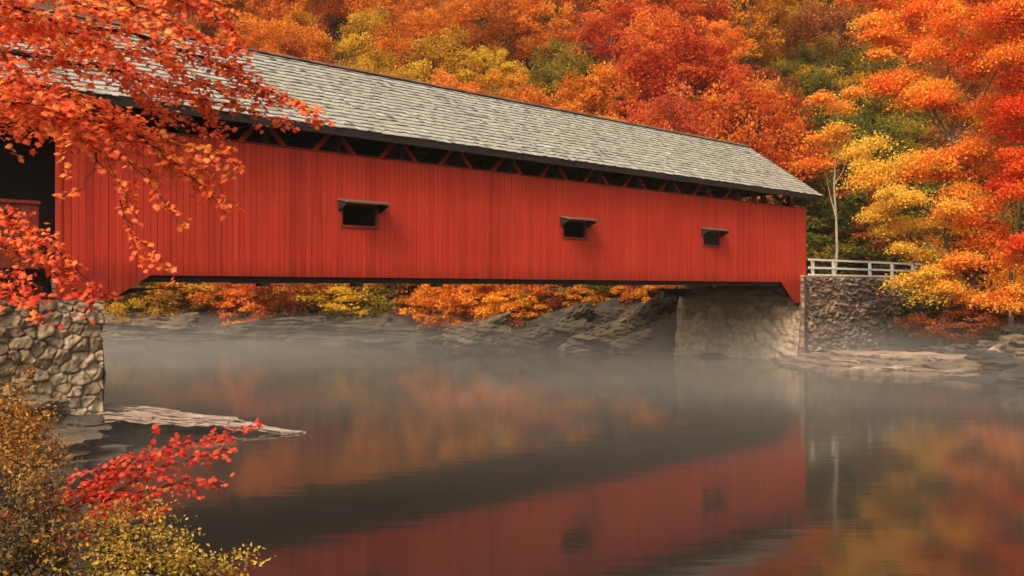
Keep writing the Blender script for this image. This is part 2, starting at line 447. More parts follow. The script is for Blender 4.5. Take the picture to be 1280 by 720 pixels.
# ---------------------------------------------------------------- covered bridge
br = empty('covered_bridge', P0, BA)
tag(br, 'long red board covered bridge with grey shingle roof spanning the misty river', 'bridge')
L = 40.5; WB = 4.25; WT = 8.25; EZ = 9.05; RZ = 12.15
rng = random.Random(4)
def wall_bottom(s):
    if s < 1.5: return 3.6
    if s < 2.6: return 3.6 + (s - 1.5) / 1.1 * .65
    if s < 37.8: return WB
    if s < 39.3: return WB - (s - 37.8) / 1.5 * 1.1
    return 3.15
wins = [(9.18, 10.62, 5.96, 6.62), (20.22, 21.66, 5.98, 6.62), (30.42, 31.86, 5.98, 6.62)]
def siding(name, q, sgn, wt, mat, windows=(), legs=True, s0=0.0, s1=L, seed=1):
    rg = random.Random(seed); mb = MB(); s = s0; BW = .20
    while s < s1 - .02:
        e = min(s + BW, s1); g = .016
        off = rg.uniform(0, .026); t = min(1, max(0, rg.gauss(.5, .10)))
        if rg.random() < .04: t = rg.choice((.2, .85))
        za, zb = (wall_bottom(s), wall_bottom(e - g)) if legs else (4.38, 4.38)
        ya, yb = (q - off - .028, q - off) if sgn > 0 else (q + off, q + off + .028)
        segs = [(za, zb, wt, wt)]
        for (a, b, z0, z1) in windows:
            if e > a + .01 and s < b - .01: segs = [(za, zb, z0, z0), (z1, z1, wt, wt)]
        tw = wt + rg.uniform(-.01, .01)
        for (p, r_, u0, u1) in segs:
            u0 = tw if u0 == wt else u0
            x1 = e - g
            mb.hexa([(s, ya, p), (x1, ya, r_), (x1, yb, r_), (s, yb, p), (s, ya, u0), (x1, ya, u0), (x1, yb, u0), (s, yb, u0)], t)
        s = e
    return mb.build(name, mat, br)
nearwins = []
for (a, b, z0, z1) in wins:      # snap to whole boards
    a2 = round(a / .2) * .2; nearwins.append((a2, a2 + 7 * .2, z0, z1))
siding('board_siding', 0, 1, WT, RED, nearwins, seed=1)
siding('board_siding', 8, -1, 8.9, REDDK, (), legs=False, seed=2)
# inner lining of dark boards so that the walls are closed inside
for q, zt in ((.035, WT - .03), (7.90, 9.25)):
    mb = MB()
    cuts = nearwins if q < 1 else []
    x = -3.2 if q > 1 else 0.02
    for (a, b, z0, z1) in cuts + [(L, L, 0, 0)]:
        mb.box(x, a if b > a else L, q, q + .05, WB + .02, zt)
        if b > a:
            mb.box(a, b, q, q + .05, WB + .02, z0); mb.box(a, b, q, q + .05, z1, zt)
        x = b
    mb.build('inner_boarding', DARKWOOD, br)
# deck, floor beams and chords
mb = MB()
for i in range(34):
    mb.box(-2.5, L + .4, .12 + i * .23, .12 + i * .23 + .22, 4.42, 4.50, rng.random())
mb.build('deck', DARKWOOD, br)
for q in (.10, 7.62):
    mb = MB(); mb.box(1.4, 40.2, q, q + .28, 4.06 if q < 1 else 4.25, 4.41); mb.build('bottom_chord', DARKWOOD, br)
for k in range(11):
    s = 2.8 + k * 3.6
    mb = MB(); mb.box(s - .13, s + .13, (.39 if 1.4 < s < 40 else .06), 7.9, 4.08 + .03 * (k % 2), 4.40)
    if k in (1, 2, 3, 5, 8): mb.box(s - .15, s + .15, .05, .42, 3.95, 4.057); mb.build('floor_beam', DARKWOOD, br, bevel=.01)
# bolsters over the supports
for q in (.2, 7.45):
    mb = MB(); mb.prism([(40.6, 3.45), (39.2, 3.45), (38.0, 3.80), (37.3, 3.895), (40.6, 3.895)], q, q + .4); mb.build('bolster', DARKWOOD, br)
    mb = MB(); mb.prism([(1.0, 3.58), (1.3, 3.58), (2.4, 3.80), (3.2, 3.895), (1.0, 3.895)], q, q + .4); mb.build('bolster', DARKWOOD, br)
# truss: posts, inverted V braces, top plates
for q, ins in ((.10, 1), (7.72, -1)):
    mb = MB(); mb.box(-3.3, L + .5, q, q + .2, 8.98, 9.2); mb.build('top_plate', DARKWOOD, br)
    k = 0; s = 1.0
    while s < L:
        mb = MB(); mb.box(s - .1, s + .1, q, q + .18, 4.5, 9.0); mb.build('truss_post', DARKWOOD, br)
        if q < 1:
            for sg in (-1, 1):
                mb = MB(); e = s + sg * 1.28
                if 0.1 < e < L - .1:
                    mb.bar((s + sg * .10, q + .24, 9.02), (e, q + .24, 7.85), .12, .13); mb.build('diagonal_brace', RED, br)
        s += 2.72; k += 1
# tie beams and rafters
for k in range(16):
    s = 1.0 + k * 2.72 - .0
    if s > L + .3: break
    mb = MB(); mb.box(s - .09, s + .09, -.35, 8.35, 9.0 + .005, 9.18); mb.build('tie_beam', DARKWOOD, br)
sl_ = (RZ - EZ) / 4.6
# roof boarding (solid sheet under the shingles)
for sg in (0, 1):
    mb = MB()
    def rp(d, lift):   # d from ridge down slope in q, lift perpendicular-ish
        q = 4 - d if sg == 0 else 4 + d
        return q, RZ - d * sl_ + lift
    a, b = (0.0, 4.58)
    q0, z0 = rp(a, -.16); q1, z1 = rp(b, -.16); q2, z2 = rp(b, -.05); q3, z3 = rp(a, -.05)
    x0, x1 = -3.6, 41.25
    vsx = [(x0, q1, z1), (x1, q1, z1), (x1, q0, z0), (x0, q0, z0), (x0, q2, z2), (x1, q2, z2), (x1, q3, z3), (x0, q3, z3)]
    mb.hexa(vsx if sg == 0 else [(v[0], v[1], v[2]) for v in (vsx[3], vsx[2], vsx[1], vsx[0], vsx[7], vsx[6], vsx[5], vsx[4])])
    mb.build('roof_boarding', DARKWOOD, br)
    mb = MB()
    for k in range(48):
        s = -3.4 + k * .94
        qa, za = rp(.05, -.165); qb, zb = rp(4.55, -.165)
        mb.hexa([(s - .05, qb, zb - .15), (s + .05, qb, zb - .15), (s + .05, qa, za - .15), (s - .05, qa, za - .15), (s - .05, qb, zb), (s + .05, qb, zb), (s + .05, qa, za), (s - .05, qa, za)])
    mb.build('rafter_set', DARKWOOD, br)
    mb = MB(); q = rp(4.6, 0)[0]
    qq = sorted((q - .0, q + (.04 if sg else -.04)))
    mb.box(x0, x1, qq[0], qq[1], EZ - .30, EZ - .055); mb.build('fascia', DARKWOOD, br)
    # shingles
    rg = random.Random(7 + sg); mb = MB(); rows = 19; slen = 4.66
    for r_ in range(rows):
        d1 = slen * (r_ + 1) / rows; d0 = d1 - slen / rows * 1.25
        x = x0 - .05 + rg.uniform(0, .3)
        while x < x1 + .05:
            wd = rg.uniform(.16, .30); e = min(x + wd, x1 + .08)
            dd = d1 + rg.uniform(-.035, .035); lf = rg.uniform(.012, .03)
            q0_, z0_ = rp(max(0, d0), -.035); q1_, z1_ = rp(dd, lf)
            t = min(1, max(0, rg.gauss(.56, .12))) if rg.random() > .08 else rg.uniform(.05, .3)
            th = .022
            a_ = [(x, q1_, z1_ - th), (e - .016, q1_, z1_ - th), (e - .016, q0_, z0_ - th), (x, q0_, z0_ - th),
                  (x, q1_, z1_), (e - .016, q1_, z1_), (e - .016, q0_, z0_), (x, q0_, z0_)]
            if sg: a_ = [a_[3], a_[2], a_[1], a_[0], a_[7], a_[6], a_[5], a_[4]]
            mb.hexa(a_, t)
            x = e
    mb.build('shingle_roofing', SHINGLE, br)
mb = MB()
x = -3.65
while x < 41.3:
    e = min(x + .6, 41.3)
    for sg in (-1, 1):
        a_ = [(x, 4, RZ - .02), (e - .01, 4, RZ - .02), (e - .01, 4 + sg * .17, RZ - .07), (x, 4 + sg * .17, RZ - .07), (x, 4, RZ + .075), (e - .01, 4, RZ + .075), (e - .01, 4 + sg * .20, RZ - .035), (x, 4 + sg * .20, RZ - .035)]
        mb.hexa(a_, rng.random())
    x = e
mb.build('ridge_cap', GREYWOOD, br)
# gables at both portals
for x in (-.3, L + .05):
    mb = MB(); k = 0; q = .02
    while q < 7.98:
        e = min(q + .235, 7.98)
        zt = lambda v: EZ + (min(v, 8 - v) + .6) * sl_ - .2
        mb.hexa([(x, q, 9.22), (x + .03, q, 9.22), (x + .03, e, 9.22), (x, e, 9.22), (x, q, zt(q)), (x + .03, q, zt(q)), (x + .03, e, zt(e)), (x, e, zt(e))], rng.random())
        q = e + .006
    mb.build('gable_boarding', RED if x > 1 else DARKWOOD, br)
# barge boards at the right-hand roof end
for sg in (-1, 1):
    mb = MB(); mb.hexa([(41.25, 4 + sg * 4.6, EZ - .24), (41.29, 4 + sg * 4.6, EZ - .24), (41.29, 4, RZ - .24), (41.25, 4, RZ - .24),
                        (41.25, 4 + sg * 4.6, EZ - .04), (41.29, 4 + sg * 4.6, EZ - .04), (41.29, 4, RZ - .04), (41.25, 4, RZ - .04)])
    mb.build('barge_board', DARKWOOD, br)
# knee braces of the portal, showing as arches
for q0_, q1_ in ((.3, 1.8), (7.7, 6.2)):
    mb = MB(); mb.bar((L - .1, q0_, 7.9), (L - .1, q1_, 9.1), .16, .16); mb.build('knee_brace', DARKWOOD, br)
# corner boards
mb = MB(); mb.box(-.02, .12, -.062, -.032 - .012, 3.6, WT); mb.build('corner_board', RED, br)
mb = MB(); mb.box(L - .12, L + .02, -.062, -.032 - .012, 3.2, WT); mb.build('corner_board', RED, br)
mb = MB(); mb.box(-.02, L + .02, -.075, .03, WT + .012, WT + .05); mb.build('top_rail', REDDK, br)
# windows with propped hoods
for i, (a, b, z0, z1) in enumerate(nearwins):
    f = MB(); t_ = .07
    f.box(a - t_, b + t_, -.085, -.046, z0 - .08, z0 + .01); f.box(a - t_, a + .004, -.08, -.046, z0 + .01, z1)
    f.box(b - .004, b + t_, -.08, -.046, z0 + .01, z1)
    wf = f.build('window', REDDK, br); 
    h = MB()
    ex = .22
    h.hexa([(a - ex, -.62, z1 + .03), (b + ex, -.62, z1 + .03), (b + ex, -.046, z1 + .15), (a - ex, -.046, z1 + .15),
            (a - ex, -.62, z1 + .085), (b + ex, -.62, z1 + .085), (b + ex, -.046, z1 + .20), (a - ex, -.046, z1 + .20)])
    h.build('hood', GREYWOOD, wf)
    for x in (a - .17, b + .10):
        kb = MB(); kb.prism([(0, 0), (1, 0)], 0, 1) if False else None
        kb.add([(x, -.05, z1 - .22), (x, -.56, z1 + .02), (x, -.05, z1 + .13), (x + .07, -.05, z1 - .22), (x + .07, -.56, z1 + .02), (x + .07, -.05, z1 + .13)],
               [(0, 1, 2), (5, 4, 3), (0, 3, 4, 1), (1, 4, 5, 2), (2, 5, 3, 0)])
        kb.build('bracket', DARKWOOD, wf)
# parapet boards by the left portal
mb = MB()
for k in range(14): mb.box(-3.6 + k * .23, -3.6 + k * .23 + .222, .10, .13, 4.4, 6.05, rng.random())
mb.box(-3.62, -.36, .06, .17, 6.06, 6.14, .6)
mb.build('portal_boards', REDDK, br)
for s in (-3.3, ):
    mb = MB(); mb.box(s - .1, s + .1, .15, .35, 4.4, 9.0); mb.build('portal_post', DARKWOOD, br)

# ---------------------------------------------------------------- masonry
def masonry(W, H, cw, ch, depth, res, seed, gap=.12, batter=None, rough=.03, rag_top=0.0, jitter=.38, corner=None):
    """relief of irregular stones: local x along, z up, y outward negative; returns mesh arrays"""
    rg = np.random.RandomState(seed)
    cs = []
    z = -ch; row = 0
    while z < H + ch:
        hh = ch * rg.uniform(.65, 1.45)
        x = -cw + (row % 2) * cw * .5
        while x < W + cw:
            ww = cw * rg.uniform(.6, 1.6)
            cs.append((x + ww / 2 + rg.uniform(-1, 1) * cw * jitter * .4, z + hh / 2 + rg.uniform(-1, 1) * ch * jitter)); x += ww
        z += hh; row += 1
    cs = np.array(cs)
    off = rg.uniform(-1, 1, len(cs)); tn = np.clip(rg.normal(.55, .2, len(cs)), .12, 1)
    tilt = rg.uniform(-1, 1, (len(cs), 2))
    if corner: tn = np.clip(tn * (.72 + .55 * sstep(corner[0], corner[1], cs[:, 0])), .1, 1.0)
    nxp = max(2, int(W / res)); nzp = max(2, int(H / res))
    A, B = np.meshgrid(np.linspace(0, W, nxp), np.linspace(0, H, nzp))
    a = A.ravel(); b = B.ravel()
    aw = a + fbm(a * 2.2, b * 2.2, 0, 3, seed) * cw * .13; bw = b + fbm(a * 2.2, b * 2.2, 5, 3, seed + 3) * ch * .16
    F1 = np.full(a.shape, 1e9); F2 = np.full(a.shape, 1e9); ID = np.zeros(a.shape, int)
    for i, (cx, cz) in enumerate(cs):
        sel = np.nonzero((np.abs(aw - cx) < cw * 2.2) & (np.abs(bw - cz) < ch * 2.6))[0]
        if not len(sel): continue
        d = (np.abs((aw[sel] - cx) / cw) ** 2.6 + np.abs((bw[sel] - cz) / ch) ** 2.6) ** (1 / 2.6)
        f1 = F1[sel]; f2 = F2[sel]
        F2[sel] = np.where(d < f1, f1, np.minimum(f2, d)); ID[sel] = np.where(d < f1, i, ID[sel]); F1[sel] = np.minimum(f1, d)
    e = np.clip((F2 - F1) / gap, 0, 1); e = np.sqrt(e * (2 - e))
    dx = aw - cs[ID, 0]; dz = bw - cs[ID, 1]
    hgt = depth * (e * (1 + .45 * off[ID]) + .35 * e * (tilt[ID, 0] * dx / cw + tilt[ID, 1] * dz / ch)) + fbm(a * 5, b * 5, 0, 4, seed + 8) * rough
    tint = np.where(e < .45, tn[ID] * .15, tn[ID] * (.75 + .25 * e))
    zc = b.copy()
    if rag_top: zc = b + np.where(b > H - 1e-3, 0, 0)
    V = np.stack([a, -hgt, zc], -1)
    if batter is not None: V[:, 1] -= batter * (1 - b / H)
    id2 = np.arange(nxp * nzp).reshape(nzp, nxp)
    F = np.stack([id2[:-1, :-1], id2[:-1, 1:], id2[1:, 1:], id2[1:, :-1]], -1).reshape(-1, 4)
    return V, F, tint

def wall_part(name, parent, M, arrays, mat):
    V, F, T = arrays
    me = np_mesh(name, V, F, tint=T, tint_dom='POINT', smooth=True)
    o = link(name, me, parent, mat); o.matrix_local = M
    return o
def frame(origin, xdir):
    x = Vector(xdir).normalized(); z = Vector((0, 0, 1)); y = z.cross(x)
    return Matrix(((x.x, y.x, z.x, origin[0]), (x.y, y.y, z.y, origin[1]), (x.z, y.z, z.z, origin[2]), (0, 0, 0, 1)))

# left abutment (local frame of the bridge, empty at its own base)
ab = empty('stone_abutment', P0, BA)
tag(ab, 'warm brown fieldstone abutment under the left end of the bridge beside the flat ledge', 'abutment', 'bridge abutments')
wall_part('side_face', ab, frame((-7, -.12, -.4), (1, 0, 0)), masonry(8.15, 3.95, .38, .29, .13, .026, 21, gap=.26, rough=.07, jitter=.5, corner=(6.2, 7.6)), STONE_L)
wall_part('river_face', ab, frame((1.18, -.08, -.4), (0, 1, 0)), masonry(8.2, 3.95, .6, .4, .08, .06, 22), STONE_L)
mb = MB(); mb.box(-7, 1.08, .0, 8.0, -1.5, 3.5); mb.build('core', STONE_L, ab)
mb = MB(); mb.box(-7, 1.22, -.2, 0.1, 3.50, 3.585, .3); mb.box(1.0, 1.22, .1, 8.1, 3.50, 3.585, .3); mb.build('coping', STONE_L, ab)
# right abutment
ab2 = empty('stone_abutment', P0, BA)
tag(ab2, 'pale mortared stone abutment under the right end of the bridge at the waterline', 'abutment', 'bridge abutments')
def batter_face():
    V, F, T = masonry(8.0, 4.3, .85, .34, .06, .05, 31, gap=.14, batter=.6, rough=.09)
    return V, F, T
# river face looks towards -x: x axis of the relief runs from the far corner to the near one
wall_part('river_face', ab2, frame((40.25, 8.0, -.5), (0, -1, 0)), batter_face(), STONE_P)
V, F, T = masonry(.8, 4.3, .5, .36, .03, .05, 33)
mb = MB(); mb.hexa([(39.9, .02, -.5), (45, .02, -.5), (45, 7.98, -.5), (39.9, 7.98, -.5), (40.4, .02, 3.78), (45, .02, 3.78), (45, 7.98, 3.78), (40.4, 7.98, 3.78)], .5)
mb.build('core', STONE_P, ab2)
mb = MB(); mb.box(40.62, 45, .3, 7.7, 3.78, 4.4, .4); mb.build('bridge_seat', STONE_P, ab2)
# wing wall
ww = empty('retaining_wall', bl(40.0, -.25, 0), BA)
tag(ww, 'dark rubble retaining wall below the white fence to the right of the bridge', 'wall')
wall_part('stone_face', ww, frame((0, 0, -.4), (1, 0, 0)), masonry(30.0, 4.95, .50, .15, .20, .045, 41, gap=.26, rough=.06, jitter=.45), STONE_R)
wall_part('end_face', ww, frame((.0, 0.62, -.4), (0, -1, 0)), masonry(.62, 4.95, .4, .2, .06, .05, 43), STONE_R)
mb = MB(); mb.box(.03, 30, .02, .60, -1, 4.54); mb.build('core', STONE_R, ww)
mb = MB()
x = -.08; rg = random.Random(3)
while x < 30:
    e = x + rg.uniform(.5, 1.1); mb.box(x, e - .02, -.12 + rg.uniform(-.03, .03), .62, 4.55, 4.63 + rg.uniform(-.015, .02), rg.uniform(.6, 1)); x = e
mb.build('coping', ROCKPALE, ww, bevel=.015)
# road surface
mb = MB(); V = [bl(40.3, .4, 4.585), bl(85, .4, 4.585), bl(85, 7.6, 4.585), bl(40.3, 7.6, 4.585)]
m, nt, out = newmat('packed_road'); f = noise(nt, 2.5, 6, .7)
principled(nt, out, ramp_out(nt, f, [(.3, (.07, .055, .04)), (.7, (.17, .13, .095))]), .95, bump=f, bstr=.4)
mb.add(V, [(0, 1, 2, 3)]); tag(mb.build('road', m), kind='structure')

# white fence along the road
fe = empty('guard_fence', bl(40.9, .1, 4.6), BA)
tag(fe, 'white painted two rail wooden fence on top of the rubble retaining wall', 'fence')
ps = [.7, 3.2, 8.0, 11.2, 14.4, 17.6, 20.8, 24, 27.2, 30.4]
for x in ps:
    mb = MB(); mb.box(x - .075, x + .075, -.075, .075, -.08, .96); mb.build('post', WHITE, fe, bevel=.012)
for z in (.92, .47):
    mb = MB(); mb.box(0, 31, -.125, -.077, z - .07, z + .05); mb.build('rail', WHITE, fe, bevel=.008)
mb = MB(); mb.box(0, 31, -.13, -.077, .03, .12); mb.build('kick_board', WHITE, fe)

# ---------------------------------------------------------------- rocks
def ico(sub):
    import bmesh
    bm = bmesh.new(); bmesh.ops.create_icosphere(bm, subdivisions=sub, radius=1)
    V = np.array([v.co[:] for v in bm.verts]); F = np.array([[v.index for v in f.verts] for f in bm.faces]); bm.free()
    return V, F
ICO5 = ico(5); ICO4 = ico(4)
def rock_mesh(name, seed, size, strata=.25, sub=5, cube=.6, tilt=0.0):
    V, F = (ICO5 if sub == 5 else ICO4)
    V = V.copy()
    cb = V / np.max(np.abs(V), axis=1, keepdims=True)
    V = V * (1 - cube) + cb * cube * .8
    d = fbm(V[:, 0] * 1.3 + seed, V[:, 1] * 1.3, V[:, 2] * 1.3, 4, seed) * .28
    V = V * (1 + d[:, None])
    V = V * np.array(size)
    if strata:
        # bedding planes: step the profile with height along a tilted axis
        hgt = V[:, 2] * math.cos(tilt) + V[:, 0] * math.sin(tilt) + fbm(V[:, 0] * .5, V[:, 1] * .5, 0, 2, seed) * .12
        lay = np.floor(hgt / strata); fr = hgt / strata - lay
        k = _hash(lay.astype(np.int64), np.zeros(len(V), np.int64), np.zeros(len(V), np.int64), seed)
        push = (k - .5) * .32 - .10 * (fr < .18)
        V[:, 0] += push * V[:, 0] / (size[0] + .01) * min(1.2, size[0]) ; V[:, 1] += push * V[:, 1] / (size[1] + .01) * min(1.2, size[1]) * 1.2
        tint = np.clip(.25 + .5 * k + .25 * (fbm(V[:, 0] * 2, V[:, 1] * 2, V[:, 2] * 2, 2, seed) ), 0, 1)
    else:
        tint = np.clip(.5 + .4 * fbm(V[:, 0], V[:, 1], V[:, 2], 3, seed), 0, 1)
    me = np_mesh(name, V, F, tint=tint, tint_dom='POINT', smooth=False)
    return me
def slab_ledge(name, plates, seed, mat, label, cat='rock', slope=0.0, x0=0.0):
    """a stack of thin bedded plates; every plate = (outline points, z bottom, z top)"""
    rg = np.random.RandomState(seed); V = []; F = []; T = []
    for (poly, z0, z1) in plates:
        P = []
        n = len(poly)
        for i in range(n):
            a = np.array(poly[i]); b = np.array(poly[(i + 1) % n]); k = max(1, int(np.hypot(*(b - a)) / .16))
            for j in range(k): P.append(a + (b - a) * j / k + rg.normal(0, .035, 2))
        P = np.array(P); P = P + np.stack([fbm(P[:, 0] * .9, P[:, 1] * .9, seed + z0 * 9, 4, 5), fbm(P[:, 0] * .9, P[:, 1] * .9, seed + 7 + z0 * 9, 4, 6)], -1) * .32; cen = P.mean(0); m_ = len(P); b0 = len(V)
        rings = [(1.0, z0), (1.005, (z0 + z1) / 2), (.995, z1 - .02), (.97, z1), (.6, z1 + .01), (.25, z1 + .015)]
        for sc_, z in rings:
            Q = cen + (P - cen) * sc_ + rg.normal(0, .035 if sc_ > .9 else .1, P.shape)
            zz = z + (fbm(Q[:, 0] * 1.5, Q[:, 1] * 1.5, 0, 3, seed) * .07) + rg.normal(0, .012, len(Q))
            for q_, zq in zip(Q, zz): V.append((q_[0], q_[1], zq))
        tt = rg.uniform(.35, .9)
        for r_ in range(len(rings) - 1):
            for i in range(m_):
                F.append([b0 + r_ * m_ + i, b0 + r_ * m_ + (i + 1) % m_, b0 + (r_ + 1) * m_ + (i + 1) % m_, b0 + (r_ + 1) * m_ + i]); T.append(tt * (.45 if r_ < 2 else 1))  # plate sides tinted darker; this paints the shade of the left ledge's undercut
        F.append([b0 + (len(rings) - 1) * m_ + i for i in range(m_)]); T.append(tt)
    V = np.array(V); V[:, 2] -= slope * np.maximum(0, V[:, 0] - x0)
    me = np_mesh(name, V, F, tint=T)
    return tag(link(name, me, None, mat), label, cat)
# long flat ledge by the left abutment
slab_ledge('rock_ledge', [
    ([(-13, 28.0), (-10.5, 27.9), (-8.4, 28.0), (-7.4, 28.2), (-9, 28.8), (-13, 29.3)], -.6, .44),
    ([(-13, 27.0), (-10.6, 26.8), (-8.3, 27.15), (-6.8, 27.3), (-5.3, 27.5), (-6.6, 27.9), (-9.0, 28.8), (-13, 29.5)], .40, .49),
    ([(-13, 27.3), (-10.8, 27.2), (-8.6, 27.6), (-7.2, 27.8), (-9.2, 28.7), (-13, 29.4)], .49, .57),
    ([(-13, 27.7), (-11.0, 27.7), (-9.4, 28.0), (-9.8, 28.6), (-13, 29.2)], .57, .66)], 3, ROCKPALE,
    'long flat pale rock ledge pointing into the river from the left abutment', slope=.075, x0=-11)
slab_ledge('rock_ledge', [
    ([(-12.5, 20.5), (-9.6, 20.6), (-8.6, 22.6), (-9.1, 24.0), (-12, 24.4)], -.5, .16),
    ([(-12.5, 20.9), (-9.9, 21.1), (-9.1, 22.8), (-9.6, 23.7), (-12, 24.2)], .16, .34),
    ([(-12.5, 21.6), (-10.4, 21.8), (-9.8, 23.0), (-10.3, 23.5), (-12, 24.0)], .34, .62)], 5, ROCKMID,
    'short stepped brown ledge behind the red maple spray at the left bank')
# pale shelf on the right bank
slab_ledge('rock_shelf', [
    ([(14.4, 55.6), (13.6, 52), (14.2, 48.8), (15.8, 46), (18.2, 44.4), (21.5, 44.6), (23, 48), (22, 53), (17.5, 55.4)], -.5, .14),
    ([(15.0, 55.0), (14.4, 52), (15.2, 49.2), (16.8, 46.9), (19.2, 45.4), (21.7, 45.4), (22.6, 48), (21.5, 53), (17.5, 55.2)], .14, .28),
    ([(15.6, 54.4), (15.5, 51.8), (16.4, 49.6), (18.0, 47.7), (20.2, 46.2), (21.8, 46.6), (22.5, 49), (21.4, 52.5), (17.8, 54.8)], .28, .46),
    ([(16.6, 53.8), (16.7, 51.6), (17.7, 50.0), (19.2, 48.7), (21.0, 47.7), (22.2, 49.4), (21.2, 52)], .46, .66)], 8, ROCKSHELF,
    'wide pale pinkish bedded rock shelf at the foot of the rubble retaining wall')

def rock(px, py, d, size, seed, mat, label, rot=0, strata=.25, tilt=0.0, ry=0, group=None, sub=5, sink=.3, name='rock', drop=False):
    p = at(px, py, d)
    if drop: p.z = max(float(ground(np.array([p.x]), np.array([p.y]))[0]), -.1) + size[2] * .25
    me = rock_mesh(name, seed, size, strata, sub, tilt=tilt)
    o = link(name, me, None, mat)
    o.location = p; o.rotation_euler = (0, ry, rot)
    return tag(o, label, 'rock', group)
# tilted outcrops on the far bank, pixel of centre
outs = [
 (600, 418, 66.5, (2.6, 1.8, 1.2), ROCKMID, 'brown slanting outcrop at the waterline below the orange bush between first two windows', .25),
 (655, 424, 65.5, (2.2, 1.5, .9), ROCKDK, 'dark low tilted rock at the waterline left of the centre outcrops', .3),
 (700, 412, 65.8, (2.8, 1.6, 1.3), ROCKDK, 'long dark tilted rock under the second window of the bridge', .32),
 (745, 425, 64.5, (2.4, 1.5, .9), ROCKMID, 'brown wedge shaped rock just right of the second window at the waterline', .3),
 (770, 402, 66.5, (2.6, 1.6, 1.5), ROCKDK, 'tall dark slab rock rising behind the brown wedge rock', .35),
 (815, 415, 65.0, (2.2, 1.6, 1.6), ROCKDK, 'big dark leaning rock left of the pale abutment', .3),
 (840, 432, 63.2, (1.3, 1.2, .7), ROCKMID, 'small brown rock touching the left foot of the pale abutment', .15),
 (828, 402, 64.6, (2.6, 1.6, 1.9), ROCKDK, 'steep dark slanting rock rising against the left side of the pale abutment', .5),
 (800, 428, 63.6, (2.0, 1.3, .8), ROCKMID, 'low brown slanting rock at the waterline in front of the big leaning rock', .35),
 (560, 428, 69.0, (2.4, 1.5, .6), ROCKDK, 'low dark shore rock under the orange bush left of centre', .2),
 (505, 420, 72.5, (4.2, 2.0, 1.0), ROCKDK, 'broad dark rock shelf below the yellow bush', .1),
 (430, 418, 73.5, (4.4, 2.0, 1.1), ROCKDK, 'long smooth dark rock below the first window of the bridge', .08),
 (350, 416, 74.5, (4.4, 2.0, 1.2), ROCKDK, 'dark rock face below the red bushes under the bridge', .1),
 (270, 418, 75.0, (4.2, 2.0, 1.0), ROCKDK, 'grey black rock bank below the yellow green bush', .07),
 (190, 414, 75.0, (4.2, 2.0, 1.1), ROCKMID, 'brown streaked rock bank just right of the left abutment', .12),
 (125, 414, 75.5, (4.0, 2.0, 1.2), ROCKMID, 'brown rock bank at the edge of the left abutment', .1),
]
for i, (px, py, d, sz, mat, lab, tl) in enumerate(outs):
    rock(px, py, d, sz, 50 + i, mat, lab, rot=.15 * math.sin(i * 2.1), strata=.3, tilt=tl * 1.6, ry=-tl, group='rocks along the far shore')
rb = [
 (1195, 462, 46.5, (1.4, 1.1, .45), ROCKMID, 'low brown rock at the waterline right of the pale shelf'),
 (1232, 448, 47.5, (1.0, .9, .8), ROCKDK, 'dark boulder on the right bank between the brown rocks'),
 (1262, 466, 44.5, (1.3, 1.0, .55), ROCKDK, 'dark wet rock at the waterline at the right edge'),
 (1255, 430, 48.5, (.65, .6, .55), ROCKPALE, 'pale square boulder on the right bank near the right edge'),
 (1252, 408, 50.5, (.7, .6, .5), ROCKMID, 'brown boulder topmost on the right bank under the orange maple'),
 (1170, 448, 49.5, (1.0, .8, .5), ROCKDK, 'dark rock behind the pale shelf below the maple trunk'),
 (1278, 445, 47.0, (.8, .7, .7), ROCKMID, 'brown boulder cut by the right edge of the picture'),
 (1120, 452, 51.5, (1.2, .8, .32), ROCKPALE, 'pale flat stone lying on the rock shelf'),
 (1208, 430, 51.0, (.9, .8, .55), ROCKDK, 'dark boulder right of the retaining wall foot'),
 (1060, 455, 50.0, (1.0, .7, .28), ROCKPALE, 'pale low stone on the left part of the rock shelf'),
 (905, 447, 59.0, (1.9, .7, .28), ROCKDK, 'thin dark rock at the foot of the pale abutment on its left half'),
 (965, 447, 57.5, (1.7, .7, .30), ROCKMID, 'thin brown rock at the foot of the pale abutment on its right half'),
]
for i, (px, py, d, sz, mat, lab) in enumerate(rb):
    rock(px, py, d, sz, 90 + i, mat, lab, rot=i * 1.3, strata=.16, tilt=.1, group='boulders on the right bank', sub=4, drop=i not in (7, 9))
extra = [
 (1025, 452, 55.0, (1.3, .7, .35), ROCKPALE, 'pale layered stone at the foot of the corner where wall and abutment meet'),
 (1085, 446, 54.0, (1.2, .8, .40), ROCKMID, 'brown flat rock on the inner edge of the shelf against the wall'),
 (1140, 462, 48.2, (1.5, .9, .34), ROCKPALE, 'pale bedded rock at the right end of the shelf by the water'),
 (1100, 466, 47.2, (1.5, .8, .26), ROCKPALE, 'pale low rock at the front tip of the shelf'),
 (1155, 440, 53.5, (1.1, .8, .55), ROCKDK, 'black rock at the foot of the far end of the rubble wall'),
 (1182, 436, 52.5, (.8, .7, .55), ROCKMID, 'small brown boulder left of the maple trunk foot'),
 (1218, 462, 47.0, (1.0, .8, .5), ROCKMID, 'brown wet boulder at the waterline below the orange maple'),
 (1240, 428, 50.5, (.9, .7, .6), ROCKMID, 'brown rounded boulder halfway up the right bank'),
 (1205, 415, 54.0, (1.0, .7, .45), ROCKDK, 'dark rock behind the maple trunk foot'),
 (1270, 420, 51.5, (1.1, .8, .6), ROCKMID, 'large brown boulder high on the bank at the right edge'),
 (1222, 446, 48.8, (.6, .5, .42), ROCKPALE, 'small pale stone among the dark boulders of the right bank'),
 (1246, 462, 45.5, (.8, .6, .45), ROCKDK, 'small black boulder by the water near the right edge'),
 (1276, 476, 43.0, (1.0, .8, .45), ROCKDK, 'lowest dark boulder in the water at the right edge'),
 (1190, 452, 48.0, (.7, .6, .40), ROCKPALE, 'pale wedge stone between the shelf and the boulders'),
]
